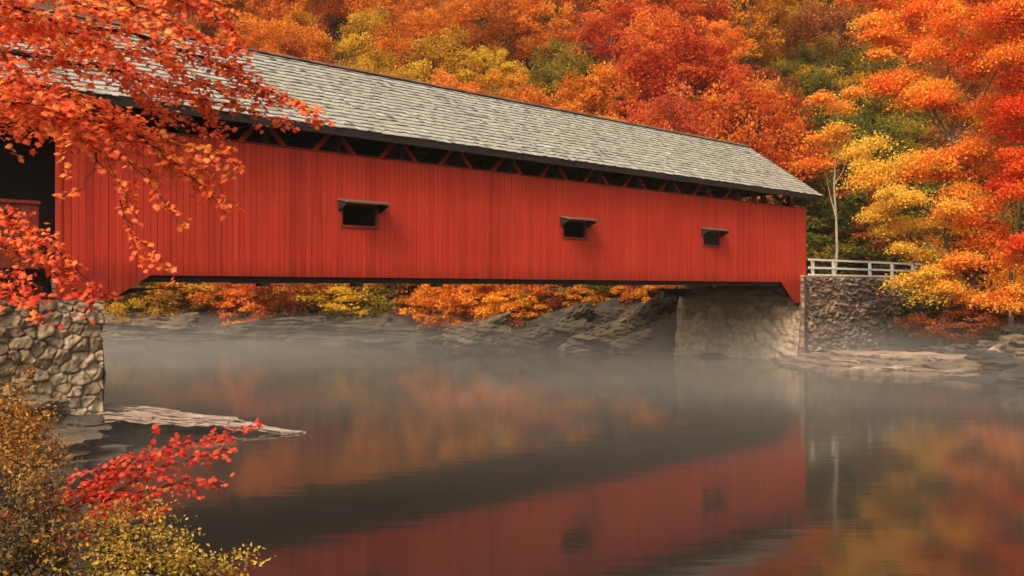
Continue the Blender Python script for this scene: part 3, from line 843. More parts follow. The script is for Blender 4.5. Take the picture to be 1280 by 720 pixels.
for i, (px, py, d, sz, mat, lab) in enumerate(extra):
    rock(px, py, d, sz, 140 + i, mat, lab, rot=i * 1.9 if sz[0] < 1.15 else .3 * math.sin(i), strata=.15, tilt=.15, group='boulders on the right bank', sub=4, drop=True)
for i, (px, py, d, sz, lab) in enumerate([
    (60, 560, 22.5, (1.2, .9, .35), 'mossy brown rock in front of the left abutment foot'),
    (28, 520, 24.5, (1.1, .9, .5), 'brown rock against the left abutment at the left edge'),
    (105, 532, 24.8, (.7, .6, .28), 'small brown rock below the corner of the left abutment')]):
    rock(px, py, d, sz, 120 + i, ROCKMID, lab, rot=i, strata=.14, sub=4, group='rocks at the left abutment')

# ---------------------------------------------------------------- background trees
def leaf_quads(centers, size, rg, flat=.6, aspect=.7):
    """diamond leaves at centers (n,3)"""
    n = len(centers)
    nrm = rg.normal(0, 1, (n, 3)) * (1 - flat) + np.array([0, -.0, 1.0]) * flat * rg.choice([1, 1, 1, -1], n)[:, None]
    nrm /= np.linalg.norm(nrm, axis=1, keepdims=True) + 1e-9
    t = rg.normal(0, 1, (n, 3)); t -= (t * nrm).sum(1, keepdims=True) * nrm; t /= np.linalg.norm(t, axis=1, keepdims=True) + 1e-9
    b = np.cross(nrm, t)
    s = size * rg.uniform(.6, 1.3, (n, 1))
    droop = nrm * s * .18
    V = np.stack([centers - t * s * .5 - droop, centers - b * s * aspect * .5, centers + t * s * .5 - droop, centers + b * s * aspect * .5], 1)
    return V.reshape(-1, 3), np.arange(4 * n).reshape(-1, 4)

def make_tree_meshes(seed, H, Rr, nclump, per, leaf, crown0=.22, flatc=.42, sides=6):
    rg = np.random.RandomState(seed); rnd = random.Random(seed)
    cz = H * (crown0 + 1) / 2; rz = H * (1 - crown0) / 2
    cl = []
    while len(cl) < nclump:
        v = rg.normal(0, 1, 3); v /= np.linalg.norm(v); rr = rg.uniform(.45, 1.0) ** .6
        p = np.array([v[0] * Rr * rr, v[1] * Rr * rr, cz + v[2] * rz * rr])
        lob = 1 + .25 * math.sin(3 * math.atan2(p[1], p[0]) + seed) + .15 * math.sin(p[2] * 1.3 + seed)
        p[0] *= lob; p[1] *= lob
        if all(np.linalg.norm((p - q) * np.array([1, 1, 1.6])) > Rr * .22 for q in cl) or rg.rand() < .1: cl.append(p)
    C = []; T = []
    for p in cl:
        n = int(per * rg.uniform(.6, 1.4)); rc = Rr * rg.uniform(.15, .36)
        d = rg.normal(0, 1, (n, 3)); d /= np.linalg.norm(d, axis=1, keepdims=True); rad = rg.uniform(.05, 1.25, (n, 1)) ** .6
        q = d * rad * np.array([rc, rc, rc * flatc])
        out = p - np.array([0, 0, cz]); 
        q[:, 2] -= (np.hypot(q[:, 0], q[:, 1]) ** 2) * .18 / rc     # drooping pads
        keep = vnoise((q[:, 0] + p[0]) * 1.6, (q[:, 1] + p[1]) * 1.6, (q[:, 2] + p[2]) * 2.2, seed) > -.35
        q = q[keep]
        C.append(p + q); T.append(np.clip(rg.uniform(.1, .9) * .62 + rg.uniform(0, 1, len(q)) * .38, 0, 1))
    C = np.concatenate(C); T = np.concatenate(T)
    V, F = leaf_quads(C, leaf, rg, .5)
    crown = np_mesh('crown', V, F, tint=T)
    mb = MB(); b1, b2 = rg.uniform(-.5, .5, 2)
    tp = [Vector((b1 * math.sin(k / 6 * 2.5), b2 * math.sin(k / 6 * 2), H * .85 * k / 6)) for k in range(7)]
    r0 = H * .016 + .03
    tr = [r0 * (1.35 if k == 0 else 1) * (1 - k / 7.2) for k in range(7)]
    mb.tube([Vector((0, 0, -1.2))] + tp, [tr[0] * 1.2] + tr, sides)
    order = sorted(range(len(cl)), key=lambda i: rnd.random())[:16]
    for i in order:
        p = Vector(cl[i]); k = max(1, min(5, int((p.z / H - .22) * 6)))
        a = tp[k]; mid = a.lerp(p, .5) + Vector((rnd.uniform(-.3, .3), rnd.uniform(-.3, .3), -.25 + rnd.uniform(-.2, .3)))
        mb.tube([a, mid, p], [tr[k] * .5, tr[k] * .32, tr[k] * .12], 4)
    trunk = np_mesh('trunk', np.array(mb.v), mb.f, smooth=True)
    trunk.materials.append(BARK)
    crown.materials.append(LEAF['orange'])
    return trunk, crown

VARS = [make_tree_meshes(200 + i, *a) for i, a in enumerate([
    (9.5, 3.6, 95, 230, .205, .22, .6), (8.5, 3.3, 85, 230, .19, .2, .65), (10.5, 3.4, 100, 230, .205, .2, .55), (9.0, 4.0, 110, 220, .205, .22, .6), (8.0, 3.0, 80, 220, .185, .2, .65), (11.5, 3.8, 110, 230, .21, .2, .6)])]
BVARS = [make_tree_meshes(300 + i, *a) for i, a in enumerate([
    (2.6, 2.0, 46, 150, .17, .0), (2.2, 2.3, 46, 150, .16, .0), (3.2, 1.9, 50, 150, .18, .02)])]
barks = [BARK, BARKPALE, BARKDK]
def place(var, name, loc, rz, sc, colour, bark=0):
    tm, cm = var
    root = empty(name, loc, rz); root.scale = sc
    t = link('trunk', tm, root); cr = link('crown' if name != 'shrub' else 'foliage', cm, root)
    t.name = 'trunk' if name != 'shrub' else 'stem'
    for o, mt in ((t, barks[bark]), (cr, LEAF[colour])):
        o.material_slots[0].link = 'OBJECT'; o.material_slots[0].material = mt
    return root

# colour of the woods by where a tree shows
cmap = [  # (x0, x1, y0, y1, choices)
 (0, 290, -200, 400, 'vermilion crimson orange olive'),
 (290, 420, -200, 20, 'vermilion orange'), (290, 400, 20, 90, 'orange amber golden'), (400, 440, -200, 60, 'crimson vermilion olive'),
 (430, 490, 40, 140, 'golden amber golden'), (440, 560, -200, 80, 'vermilion orange crimson'), (480, 640, 40, 140, 'orange amber golden'),
 (560, 640, -200, 60, 'orange olive amber'), (640, 720, -200, 30, 'orange vermilion olive'), (640, 715, 30, 125, 'olive olive green'),
 (715, 800, -200, 60, 'vermilion orange amber'), (715, 800, 60, 200, 'vermilion scarlet orange olive'),
 (800, 895, -200, 110, 'scarlet crimson scarlet'), (800, 880, 110, 200, 'crimson olive russet'), (640, 720, 110, 200, 'amber olive orange'),
 (895, 1060, -200, 60, 'amber olive golden'), (880, 1060, 60, 150, 'olive golden russet'), (880, 1000, 150, 260, 'olive vermilion golden green'),
 (1000, 1120, 120, 400, 'green olive'), (1060, 1160, -200, 120, 'orange amber olive'), (1120, 1400, 120, 400, 'russet olive'), (1160, 1400, -200, 120, 'orange vermilion'),
]
def pick(px, py, rnd):
    for a, b, c0, d0, ch in cmap:
        if a <= px < b and c0 <= py < d0: return rnd.choice(ch.split())
    return rnd.choice(['orange', 'amber', 'vermilion', 'russet'])
words = {'scarlet': 'bright scarlet', 'crimson': 'deep crimson', 'vermilion': 'vermilion', 'orange': 'orange', 'amber': 'amber', 'golden': 'golden yellow',
         'russet': 'russet brown', 'olive': 'olive and gold', 'green': 'dark green'}
trees = []
rnd = random.Random(11)
rows = [(5.2, 5.2), (9.5, 5.4), (14.5, 5.6), (20, 5.8), (26, 6.0), (32.5, 6.2), (39.5, 6.6), (47.5, 7.2), (57, 8), (68, 9)]
DROP = set()
def shore_y(x):
    pts = sorted([(14.9, 56.5), (9.9, 60.7), (7, 62.5), (3, 64.5), (-3, 66), (-6, 70), (-14, 73), (-29, 74.5), (-50, 73), (-110, 68), (26, 68), (37, 79), (60, 100)])
    return float(np.interp(x, [p[0] for p in pts], [p[1] for p in pts]))
tid = 0
for ri, (r_, stp) in enumerate(rows):
    x = -62 + (ri % 2) * stp * .5
    while x < 78:
        xx = x + rnd.uniform(-1, 1) * stp * .28; yy = shore_y(xx) + r_ * 1.05 + rnd.uniform(-1.6, 1.6) + (9.5 if xx > 13 else max(0, (xx - 8) * 1.9) if xx > 8 else 0)
        x += stp * (.55 if xx > 22 else 1)
        z = float(ground(np.array([xx]), np.array([yy]), False)[0])
        vi = rnd.randrange(len(VARS)); sc = rnd.uniform(.82, 1.15); H = (9.5, 8.5, 10.5, 9, 8, 11.5)[vi] * sc
        px = 640 + 1280 * xx / yy; py = HOR - 1280 * (z + H * .62 - CAMZ) / yy
        rz = rnd.uniform(0, 6.28); sxy = rnd.uniform(.9, 1.12); pk = rnd.random(); bk = rnd.choice((0, 0, 1, 1, 2))
        colr = pick(px, py, rnd)
        tid += 1
        if px < 90 or px > 1340 or py < -60: continue
        if px < 215 and py < 200 and ri > 3: continue
        if tid in DROP: continue
        zs = 1 + .15 * abs(math.sin(tid * 12.9898 + 4.1))
        o = place(VARS[vi], 'autumn_tree', (xx, yy, z - .1), rz, (sc * sxy * (1.16 - .16 * zs), sc * sxy * (1.16 - .16 * zs), sc * zs), colr, bk)
        trees.append([o, px, py, colr, H, tid, ri])

# shrubs along the far shore: (px, py centre, d, scale, colour, label)
shr = [
 (140, 366, 77, 1.4, 'olive', 0), (172, 384, 75.5, .85, 'golden', 1), (205, 368, 78, 1.3, 'olive', 2), (240, 368, 77.5, 1.3, 'golden', 0), (272, 362, 78, 1.4, 'orange', 1),
 (308, 386, 75.5, 1.0, 'scarlet', 2), (340, 372, 77, 1.3, 'crimson', 0), (378, 368, 76.5, 1.3, 'russet', 1), (405, 364, 76.5, 1.1, 'golden', 2), (440, 374, 75.5, 1.3, 'golden', 0),
 (478, 380, 74.8, 1.0, 'olive', 1), (512, 358, 76, 1.0, 'russet', 2), (545, 378, 71.2, 1.1, 'orange', 0), (582, 370, 70.5, 1.3, 'vermilion', 1), (612, 380, 69, 1.2, 'orange', 2),
 (640, 396, 67.4, .95, 'amber', 0), (670, 366, 70.5, 1.4, 'orange', 1), (702, 388, 68.4, .8, 'russet', 2), (735, 374, 69, 1.2, 'amber', 0), (765, 366, 69.5, 1.3, 'olive', 1),
 (800, 384, 66.8, .9, 'amber', 2), (830, 378, 66.5, 1.1, 'orange', 0), (1195, 405, 54, .8, 'russet', 1), (1160, 375, 62, .8, 'green', 2), (1215, 395, 55, .9, 'russet', 0), (1270, 385, 56, 1.0, 'russet', 1),
]
shr2 = [(1012, 262, 74, 2.0, 'green', 0), (1030, 300, 72, 1.7, 'olive', 1), (1062, 292, 73, 1.9, 'green', 2), (1094, 300, 72, 1.7, 'russet', 0), (1080, 250, 78, 2.2, 'olive', 1), (1120, 270, 76, 2.2, 'green', 2),
 (1135, 305, 72, 1.6, 'amber', 0), (1168, 290, 74, 2.0, 'russet', 1), (1205, 300, 75, 2.0, 'green', 0), (1240, 290, 76, 2.0, 'olive', 2), (1275, 300, 78, 2.2, 'russet', 1), (1040, 235, 82, 2.2, 'russet', 2), (1012, 318, 70, 1.2, 'olive', 2), (1075, 322, 70, 1.1, 'green', 0)]
shr = shr + shr2
sh_list = []
for i, (px, py, d, sc, colr, v) in enumerate(shr):
    p = at(px, py, d); H = (2.6, 2.2, 3.2)[v] * sc
    gz = float(ground(np.array([p.x]), np.array([p.y]), True)[0])
    if i >= len(shr) - len(shr2): gz -= .75
    z = min(p.z - H * .5, gz + .6) if gz > 0 else p.z - H * .5
    o = place(BVARS[v], 'shrub', (p.x, p.y, z), i * 1.7, (sc * (1.15 + .3 * math.sin(i * 2.3)), sc * 1.15, sc * (1 + .2 * math.sin(i * 1.3))), colr, 2)
    sh_list.append([o, px, py, colr, H, i])

# ---------------------------------------------------------------- labels of woods and shrubs
def hpos(px):
    for a, t in ((175, 'by the left abutment corner'), (300, 'over the left ridge end'), (400, 'left of the first window'), (500, 'above the first window'), (600, 'past the first window'),
                 (680, 'left of the second window'), (760, 'above the second window'), (850, 'left of the third window'),
                 (920, 'above the third window'), (1000, 'above the right gable end'), (1060, 'just right of the roof end'), (1130, 'above the white fence'), (1200, 'behind the orange maple'), (2000, 'near the right edge')):
        if px < a: return t
def vpos(py, ri):
    return ['in the front row', 'in the second row uphill', 'in the third row uphill', 'in the fourth row uphill', 'in the fifth row uphill',
            'in the sixth row uphill', 'in the seventh row uphill', 'in the eighth row uphill', 'in the ninth row uphill', 'in the tenth row uphill'][ri]
ORD = ['leftmost', 'second', 'third', 'fourth', 'fifth', 'sixth', 'seventh', 'eighth']
bykey = {}
for t in trees:
    bykey.setdefault((t[3], hpos(t[1]), vpos(t[2], t[6])), []).append(t)
for (colr, h_, v_), ts in bykey.items():
    ts.sort(key=lambda t: t[1])
    for k, t in enumerate(ts):
        lab = f'{words[colr]} leaved tree {v_}, {h_}'
        if len(ts) > 1: lab = f'{ORD[k]} {words[colr]} tree {v_}, {h_}'
        tag(t[0], lab, 'tree', 'autumn trees on the hillside')
def under(px, i=0):
    if i >= len(shr) - len(shr2):
        return ['behind the gable end, upper one', 'behind the second fence post', 'behind the slender pale trunk', 'behind the third fence post', 'high behind the white fence', 'between the fence and the yellow maple sprays',
                'half hidden by the lowest yellow spray', 'left of the maple trunk, beyond the road', 'right of the maple trunk, beyond the road', 'beyond the road under the red foliage', 'beyond the road at the right edge', 'above the slender pale trunk foot', 'at the first fence post', 'low beyond the middle of the fence'][i - (len(shr) - len(shr2))]
    for a, t in ((160, 'beside the left abutment corner'), (190, 'just right of the left abutment'), (225, 'a little right of the left abutment'), (258, 'under the left part of the bridge'), (290, 'below the left bridge wall'), (322, 'left of the crimson bush'), (358, 'under the bridge left of the first window'),
                 (392, 'left of the yellow pair of bushes'), (424, 'left below the first window'), (458, 'straight below the first window'), (495, 'right below the first window'), (530, 'where the dark rock shelf ends'), (562, 'hanging above the dark rocks'), (596, 'midway between the first two windows'), (626, 'left of the middle outcrops'),
                 (654, 'low above the slanting rock'), (684, 'left below the second window'), (718, 'straight below the second window'), (750, 'right below the second window'), (782, 'behind the leaning dark rock'), (815, 'above the leaning dark rock'), (850, 'next to the pale abutment'),
                 (1150, 'at the end of the rubble wall'), (1190, 'on the right bank by the maple trunk'), (1240, 'on the right bank above the boulders'), (2000, 'on the right bank at the right edge')):
        if px < a: return t
for (o, px, py, colr, H, i) in sh_list:
    tag(o, f'{words[colr]} leaved bush {"on the bank " if i < len(shr) - len(shr2) else ""}{under(px, i)}', 'bush', 'bushes along the far shore')

# ---------------------------------------------------------------- right-hand maples with layered sprays
def layered_tree(name, base, H, envelope, seed, n_leaf, leaf, trunk_r, lean=(0, 0), bark=None):
    """envelope: list of (px,py,rx,rz,d,colour index 0..1) pads of foliage"""
    rg = np.random.RandomState(seed); rnd = random.Random(seed)
    root = empty(name, base)
    B = Vector(base)
    tp = [Vector((lean[0] * (k / 6) ** 1.3 + .12 * math.sin(k * 1.7 + seed), lean[1] * (k / 6), H * k / 6)) for k in range(7)]
    mb = MB(); mb.tube([Vector((0, 0, -.8))] + tp, [trunk_r * 1.4, trunk_r * 1.15] + [trunk_r * (1 - k / 6.6) for k in range(1, 7)], 8)
    C = []; T = []
    tot = sum(e[2] * e[3] for e in envelope)
    for (px, py, rx, rz, d, tn) in envelope:
        cpt = at(px, py, d) - B; RX = rx / 1280 * d; RZ_ = rz / 1280 * d
        npad = max(3, int(RX * RZ_ * 2.1)); 
        # a limb
        k = max(1, min(5, int(cpt.z / H * 6) - 1)); a = tp[k]
        mid = a.lerp(cpt, .55) + Vector((0, 0, -.3)); mb.tube([a, mid, cpt], [trunk_r * .38, trunk_r * .22, trunk_r * .06], 5)
        for j in range(npad):
            v = rg.uniform(-1, 1, 3)
            while (v ** 2).sum() > 1: v = rg.uniform(-1, 1, 3)
            pc = np.array(cpt) + v * np.array([RX, RX * .8, RZ_])
            if j % 3 == 0: mb.tube([cpt, Vector(pc)], [trunk_r * .07, .012], 3)
            n = int(n_leaf / tot * rx * rz / npad * rg.uniform(.6, 1.4)); rc = rg.uniform(.6, 1.25)
            dd = rg.normal(0, .5, (n, 3)) * np.array([rc, rc, rc * .42])
            dd[:, 2] -= (dd[:, 0] ** 2 + dd[:, 1] ** 2) * .16
            C.append(pc + dd); T.append(np.clip(tn + .06 + rg.normal(0, .09) + rg.normal(0, .13, n), 0, 1))
    C = np.concatenate(C); T = np.concatenate(T)
    V, F = leaf_quads(C, leaf, rg, .55, .75)
    cm = np_mesh('crown', V, F, tint=T); link('crown', cm, root, layered_tree.mat)
    tm = np_mesh('trunk', np.array(mb.v), mb.f, smooth=True); link('trunk', tm, root, bark or BARK)
    return root
layered_tree.mat = leaf_mat('layered_maple_leaves', [c(.60,.035,.014), c(.68,.07,.018), c(.77,.15,.022), c(.80,.24,.03), c(.80,.38,.045), c(.72,.46,.06)], trans=.4, hue=0)
def gz(x, y): return float(ground(np.array([x]), np.array([y]), True)[0])
b = at(1178, 400, 55); z = gz(b.x, b.y)
t1 = layered_tree('maple_tree', (b.x, b.y, z - .2), 13.5, [
 (1130, 60, 55, 60, 55, .55), (1200, 40, 60, 60, 54, .48), (1260, 60, 50, 70, 53, .34), (1150, 120, 60, 40, 55, .58), (1215, 130, 60, 40, 53, .5), (1265, 150, 40, 50, 52, .22),
 (1110, 190, 55, 26, 55, .86), (1165, 200, 50, 30, 54, .7), (1220, 210, 50, 34, 53, .45), (1270, 225, 30, 50, 52, .14), (1095, 220, 48, 18, 55, .98), (1130, 255, 60, 26, 54, .96), (1190, 265, 50, 30, 53, .74),
 (1245, 280, 45, 34, 53, .4), (1120, 285, 62, 20, 55, .96), (1165, 310, 55, 24, 54, .86), (1130, 335, 45, 18, 54, .94), (1150, 358, 50, 10, 54, .92), (1185, 345, 40, 22, 54, .76), (1230, 330, 45, 24, 53, .56), (1235, 378, 50, 14, 53, .62),
 (1100, 10, 50, 40, 57, .6), (1180, -20, 80, 40, 55, .5)], 5, 170000, .135, .17, lean=(.6, 0), bark=BARK)
tag(t1, 'broad orange maple with yellow lower sprays standing on the right bank', 'tree')
b = at(1262, 400, 51); z = gz(b.x, b.y)
t2 = layered_tree('maple_tree', (b.x, b.y, z - .2), 12, [
 (1275, 20, 45, 60, 48, .46), (1285, -30, 50, 40, 48, .45), (1240, -30, 40, 30, 49, .5), (1290, 110, 40, 50, 48, .38), (1285, 200, 30, 50, 48, .24), (1290, 270, 30, 40, 48, .26), (1270, 330, 30, 20, 49, .5), (1275, 370, 30, 16, 49, .55), (1300, 170, 40, 60, 48, .24)], 8, 60000, .135, .14, lean=(.8, 0))
tag(t2, 'red topped maple at the right edge in front of the orange maple', 'tree')
b = at(1044, 350, 66)
t3 = layered_tree('slender_tree', (b.x, b.y, gz(b.x, b.y) - .2), 12.5, [(1046, 165, 30, 12, 66, .72), (1030, 205, 26, 8, 66, .45), (1062, 190, 26, 10, 66, .8), (1048, 120, 34, 20, 66, .6)], 12, 7000, .17, .11, lean=(.1, 0), bark=BARKPALE)
tag(t3, 'slender tree with bare pale trunk behind the white fence', 'tree')

# ---------------------------------------------------------------- foreground maples with real leaf shapes
LOBES = [(0, -.42), (.16, -.20), (.46, -.30), (.30, -.06), (.56, .12), (.27, .14), (.30, .36), (.13, .28), (0, .62), (-.13, .28), (-.30, .36), (-.27, .14), (-.56, .12), (-.30, -.06), (-.46, -.30), (-.16, -.20)]
LOB = np.array(LOBES)
def star_leaves(C, D, size, rg, flatn):
    """maple leaves: points C, tip directions D; returns verts and triangle faces"""
    n = len(C)
    nr = flatn / np.linalg.norm(flatn, axis=1, keepdims=True)
    t = D - (D * nr).sum(1, keepdims=True) * nr; t /= np.linalg.norm(t, axis=1, keepdims=True) + 1e-9
    b = np.cross(nr, t)
    s = size * rg.uniform(.65, 1.25, (n, 1, 1))
    fold = rg.uniform(.05, .35, (n, 1, 1))
    L_ = LOB[None]
    x = L_[..., 0:1]; y = L_[..., 1:2] + .42
    V = C[:, None] + b[:, None] * x * s + t[:, None] * y * s - nr[:, None] * (np.abs(x) * fold + (y ** 2) * .18) * s
    ctr = C[:, None] + t[:, None] * .36 * s
    V = np.concatenate([V, ctr], 1)
    k = len(LOB); base = np.arange(n)[:, None, None] * (k + 1)
    tri = np.array([[i, (i + 1) % k, k] for i in range(k)])[None]
    return V.reshape(-1, 3), (tri + base).reshape(-1, 3), k

def added_dark_panel():  # boards added past the right portal to keep the third window dark
    mb = MB()
    for k in range(18): mb.box(L + .02 + k * .23, L + .02 + k * .23 + .222, 7.80, 7.83, 4.6, 8.35, rng.random())
    mb.box(L + 4.1, L + 4.3, 7.78, 7.95, 4.55, 8.5)
    mb.build('portal_boards', DARKWOOD, br)
added_dark_panel()
def maple_sprays(name, base, trunk_pts, trunk_r, sprays, seed, leaf, mat, density, bark=BARKDK, twig_len=.5, droop=.5, tint_fn=None, reps=3):
    """sprays: lists of (px,py,d); side twigs in near-horizontal fans carry the leaves"""
    rg = np.random.RandomState(seed); root = empty(name, base); B = Vector(base)
    mb = MB(); tw = MB()
    if trunk_pts: mb.tube([Vector(p) - B for p in trunk_pts], trunk_r, 8)
    Cs, Ds, Ns, Ts = [], [], [], []
    for sp in sprays:
        pts, r0, dens = sp
        P = [at(*p) - B for p in pts]
        # resample
        seg = []
        for a, b in zip(P[:-1], P[1:]):
            n = max(1, int((b - a).length / .075))
            for j in range(n): seg.append(a.lerp(b, j / n))
        seg.append(P[-1]); N_ = len(seg)
        for j in range(1, N_): seg[j] = seg[j] + Vector((rg.normal(0, .01), rg.normal(0, .03), rg.normal(0, .012)))
        mb.tube(seg, [max(.0035, r0 * (1 - .92 * j / N_)) for j in range(N_)], 5)
        Ltot = sum((b - a).length for a, b in zip(seg[:-1], seg[1:]))
        for j in range(N_):
            d = (seg[min(j + 1, N_ - 1)] - seg[max(j - 1, 0)]).normalized()
            f = j / N_
            for rep in range(reps):
                if rg.rand() > .62 * dens: continue
                side = d.cross(Vector((0, 0, 1)))
                if side.length < .1: side = Vector((1, 0, 0))
                side.normalize()
                sg = 1 if (j + rep) % 2 else -1
                ln = twig_len * (1.15 - .75 * f) * rg.uniform(.5, 1.3)
                td = (d * rg.uniform(.4, 1.0) + side * sg * rg.uniform(.3, 1.0) + Vector((0, 0, rg.uniform(-.5, .35)))).normalized()
                e1 = seg[j] + td * ln * .5; e2 = e1 + (td + Vector((0, 0, -droop * .5))).normalized() * ln * .5
                tw.tube([seg[j], e1, e2], [.005, .0035, .002], 3)
                nl = max(3, int(ln / leaf * density * rg.uniform(.8, 1.2)))
                cl_t = rg.normal(0, .13)
                for q in range(nl):
                    u = (q + .6) / nl; p = seg[j].lerp(e1, u * 2) if u < .5 else e1.lerp(e2, u * 2 - 1)
                    p = p + Vector(rg.normal(0, leaf * .35, 3).tolist())
                    dr = td * .6 + side * rg.uniform(-1, 1) + Vector((0, 0, -droop + rg.uniform(-.5, .2)))
                    nn = Vector((rg.normal(0, .45), -.35 + rg.normal(0, .45), .8 + rg.normal(0, .25)))
                    Cs.append(p[:]); Ds.append(dr[:]); Ns.append(nn[:])
                    t0 = tint_fn(p + B) if tint_fn else .45
                    Ts.append(min(1, max(0, t0 + cl_t + rg.normal(0, .14))))
    C = np.array(Cs); V, F, k = star_leaves(C, np.array(Ds), leaf, rg, np.array(Ns))
    T = np.repeat(np.array(Ts), k)
    cm = np_mesh('foliage', V, F, tint=T); link('foliage', cm, root, mat)
    mb2 = np_mesh('branch', np.array(mb.v + tw.v), mb.f + [[i + len(mb.v) for i in f] for f in tw.f], smooth=True)
    link('branch', mb2, root, bark)
    print(name, 'leaves', len(C))
    return root

rs = np.random.RandomState(77)
S1 = []
def S(pts, r0=.025, dens=1.0): S1.append((pts, r0, dens))
D0 = 11.5
S([(-60, 30, 11), (60, 25, 11), (160, 40, 11.2), (250, 70, 11.5), (320, 105, 11.8), (392, 138, 12)], .04)
S([(-60, 60, 11.5), (60, 72, 11.5), (150, 90, 11.8), (230, 118, 12), (300, 135, 12.2), (352, 148, 12.3)], .035, .8)
S([(-60, -20, 10.5), (60, -20, 10.5), (150, -5, 10.8), (220, 30, 11), (275, 62, 11.3)], .035, 1.1)
S([(20, -30, 12), (120, -20, 12), (210, -5, 12), (262, 20, 12)], .03, 1.1)
S([(-60, -60, 12), (80, -50, 12), (180, -30, 12), (240, -10, 12)], .03, .8)
S([(-60, 110, 10.5), (40, 125, 10.5), (110, 140, 10.6), (170, 170, 10.8), (220, 205, 11), (276, 252, 11.2)], .035, .85)
S([(-60, 90, 11), (50, 105, 11), (120, 125, 11), (180, 160, 11), (230, 185, 11.1), (262, 215, 11.2)], .03, 1.0)
S([(110, 150, 10.4), (140, 185, 10.4), (160, 200, 10.4), (185, 225, 10.4), (222, 276, 10.5)], .012, .42)
S([(60, 140, 10), (90, 165, 10), (125, 190, 10), (140, 205, 10), (160, 258, 10.1)], .012, .45)
S([(120, 190, 10), (115, 210, 10), (100, 235, 10)], .01, .5)
S([(150, 250, 10.1), (165, 290, 10.2), (182, 305, 10.2), (202, 320, 10.2)], .008, .35)
S([(-60, 0, 9.8), (30, 10, 9.8), (90, 40, 10), (140, 60, 10.2), (200, 70, 10.5)], .03, 1.0)
S([(-60, 150, 9.8), (0, 125, 9.8), (50, 130, 9.8), (90, 150, 9.9), (120, 172, 10)], .02, .9)
S([(-60, 40, 9.4), (0, 60, 9.4), (40, 110, 9.5), (80, 130, 9.6)], .02, .8)
S([(180, 60, 11.6), (240, 100, 11.7), (280, 110, 11.8), (335, 118, 12)], .015, .9)
S([(200, 170, 11), (240, 180, 11), (262, 190, 11), (288, 200, 11)], .008, .45)
S([(150, 100, 12.5), (200, 130, 12.5), (230, 150, 12.5)], .012, .6)
S([(250, 125, 12.2), (265, 150, 12.2), (275, 162, 12.2)], .008, .4)
S([(-60, 15, 12), (40, 50, 12), (110, 62, 12), (190, 95, 12.2), (250, 120, 12.4)], .02, .9)
S([(-60, -40, 9.5), (20, -25, 9.5), (90, 0, 9.7), (150, 20, 10), (215, 50, 10.2)], .02, 1.0)
S([(60, -50, 11), (150, -40, 11), (230, -20, 11), (285, 25, 11.2), (296, 60, 11.3)], .02, .9)
S([(-60, 125, 11.5), (30, 150, 11.5), (95, 165, 11.5), (150, 200, 11.5), (190, 215, 11.5)], .02, .9)
def tfn(p):
    t = .48 + .16 * float(vnoise(p.x * .9, p.y * .9, p.z * .9, 4))
    px = 640 + 1280 * p.x / p.y; py = HOR - 1280 * (p.z - CAMZ) / p.y
    return t
tb = (-8.2, 12.0, 1.0)
mp = maple_sprays('maple_tree', tb, [(-8.2, 12, .6), (-8.0, 12, 2.5), (-7.6, 11.8, 4.5), (-7.2, 11.4, 6.2), (-7.0, 11.2, 8)], [.28, .22, .18, .14, .09], S1, 9, .076, MAPLE, 2.3, tint_fn=tfn, twig_len=.60, reps=3)
tag(mp, 'near orange red maple whose leafy boughs hang over the left end of the roof', 'tree')

S1 = []
S([(-60, 262, 13), (0, 262, 13), (25, 278, 13), (60, 300, 13), (95, 335, 13.1), (128, 366, 13.2)], .025, 1.1)
S([(-60, 290, 12.6), (0, 292, 12.6), (45, 318, 12.7), (80, 350, 12.8), (112, 378, 12.8)], .02, 1.1)
S([(-60, 330, 12.2), (-10, 335, 12.2), (30, 352, 12.3), (70, 372, 12.4), (90, 388, 12.4)], .02, .6)
S([(-60, 350, 12), (-10, 360, 12), (25, 375, 12), (50, 396, 12)], .015, .9)
S([(0, 268, 13.2), (30, 285, 13.2), (60, 320, 13.2), (100, 350, 13.2)], .015, .9)
S([(-40, 300, 13.3), (10, 310, 13.3), (40, 330, 13.3)], .015, .9)
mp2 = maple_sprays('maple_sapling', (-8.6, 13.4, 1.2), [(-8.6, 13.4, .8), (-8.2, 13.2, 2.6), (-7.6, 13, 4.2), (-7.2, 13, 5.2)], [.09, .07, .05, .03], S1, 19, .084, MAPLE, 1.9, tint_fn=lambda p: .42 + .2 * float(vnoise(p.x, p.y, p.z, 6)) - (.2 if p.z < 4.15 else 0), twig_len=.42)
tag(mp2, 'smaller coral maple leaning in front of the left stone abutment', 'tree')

# red spray low at the left bank
S1 = []
S([(70, 650, 10), (120, 610, 10.2), (180, 575, 10.5), (240, 550, 10.8), (312, 535, 11)], .012, 1.0)
S([(60, 640, 10), (120, 600, 10), (170, 565, 10.2), (190, 540, 10.3)], .01, .8)
S([(100, 650, 9.8), (160, 620, 10), (210, 605, 10.2), (266, 606, 10.4)], .01, .85)
S([(110, 640, 10), (180, 590, 10.2), (230, 575, 10.4), (290, 560, 10.6)], .01, .9)
S([(20, 640, 9.8), (60, 625, 9.8), (90, 600, 9.9), (140, 585, 10)], .01, .9)
S([(60, 680, 9.6), (110, 660, 9.6), (160, 645, 9.8), (200, 640, 10)], .01, .7)
mp3 = maple_sprays('maple_sapling', (-5.0, 9.9, .9), [(-5.0, 9.9, .4), (-4.7, 9.95, 1.2), (-4.3, 10, 1.9)], [.03, .02, .012], S1, 29, .060, MAPLE_RED, 1.6, tint_fn=lambda p: .55 + .2 * float(vnoise(p.x * 2, p.y, p.z * 2, 6)), twig_len=.36, droop=.2, reps=4)
tag(mp3, 'low scarlet maple spray reaching over the water at the lower left', 'sapling')

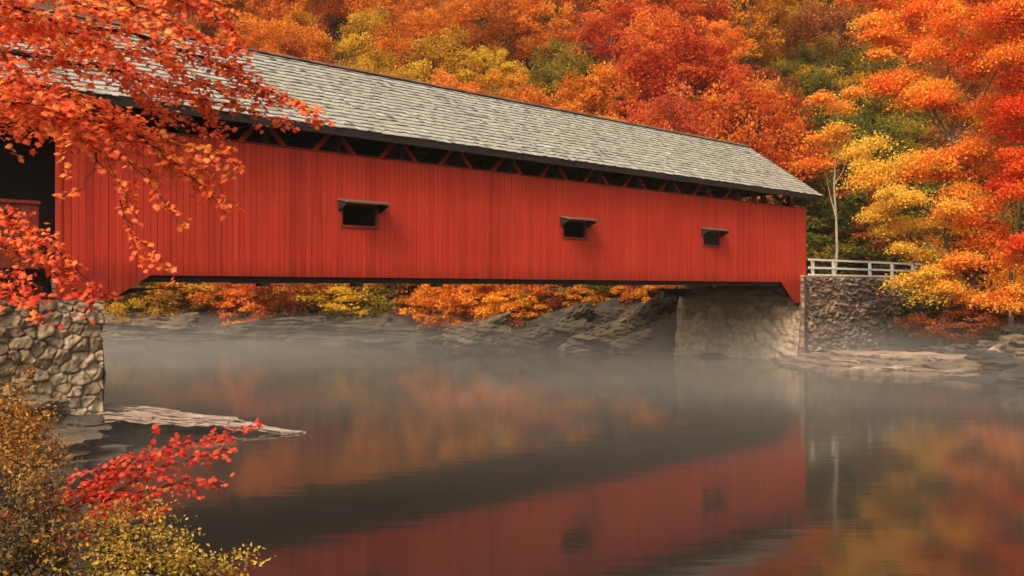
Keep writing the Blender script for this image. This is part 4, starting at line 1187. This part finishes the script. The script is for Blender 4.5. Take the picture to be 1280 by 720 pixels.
# small-leaved bushes at the lower left
def bush(name, base, pads, seed, leaf, n_per, mat, label, tint0=.5):
    rg = np.random.RandomState(seed); B = Vector(base); root = empty(name, base); mb = MB(); C = []; T = []
    for (px, py, d, rx, rz, tn) in pads:
        p = at(px, py, d) - B; RX = rx / 1280 * d; RZ_ = rz / 1280 * d
        for j in range(max(2, int(RX * RZ_ * 150))):
            v = rg.uniform(-1, 1, 3)
            while (v ** 2).sum() > 1: v = rg.uniform(-1, 1, 3)
            e = np.array(p) + v * np.array([RX, max(.25, RX * .7), RZ_])
            st = np.array([rg.uniform(-.4, .4), rg.uniform(-.3, .3), 0]); mid = (st + e) / 2 + np.array([0, 0, .15])
            mb.tube([Vector(st), Vector(mid), Vector(e)], [.010, .006, .002], 3)
            n = int(n_per * rg.uniform(.6, 1.3)); u = rg.uniform(.35, 1.05, (n, 1))
            pts = mid + (e - mid) * np.clip(u * 1.4 - .35, 0, 1.05) + rg.normal(0, leaf * 1.3, (n, 3))
            C.append(pts); T.append(np.clip(tn + rg.normal(0, .12) + rg.normal(0, .13, n), 0, 1))
    C = np.concatenate(C); T = np.concatenate(T)
    V, F = leaf_quads(C, leaf, rg, .5, .6)
    link('foliage', np_mesh('foliage', V, F, tint=T), root, mat)
    link('stem', np_mesh('stem', np.array(mb.v), mb.f, smooth=True), root, BARKDK)
    return tag(root, label, 'bush', 'bushes on the near bank')
bush('bush', tuple(at(210, 760, 8.6)), [(170, 690, 8.4, 60, 40, .66), (230, 690, 8.6, 55, 35, .78), (280, 700, 8.8, 40, 22, .74), (120, 660, 8.6, 50, 35, .5), (200, 655, 9, 45, 20, .62), (320, 700, 9.0, 25, 14, .7), (130, 720, 8, 70, 40, .6), (190, 630, 9.3, 45, 22, .58), (150, 645, 9.2, 40, 22, .5)], 61, .042, 44, BUSHLEAF,
     'yellow green small leaved bush at the bottom left beneath the scarlet spray')
bush('bush', tuple(at(30, 760, 8.2)), [(20, 690, 8.2, 70, 60, .32), (90, 690, 8.4, 60, 45, .42), (20, 620, 9, 60, 50, .4), (70, 620, 9, 40, 40, .4), (20, 560, 10, 40, 40, .6)], 62, .048, 44, DARKBUSH,
     'dark olive bush filling the bottom left corner')
bush('bush', tuple(at(10, 640, 15)), [(15, 545, 14.5, 40, 30, .75), (45, 520, 15, 40, 28, .78), (0, 500, 15, 40, 30, .7), (60, 560, 14.5, 40, 22, .6), (20, 470, 15.5, 26, 20, .6)], 63, .07, 34, DARKBUSH,
     'brown orange bush at the left edge before the abutment')
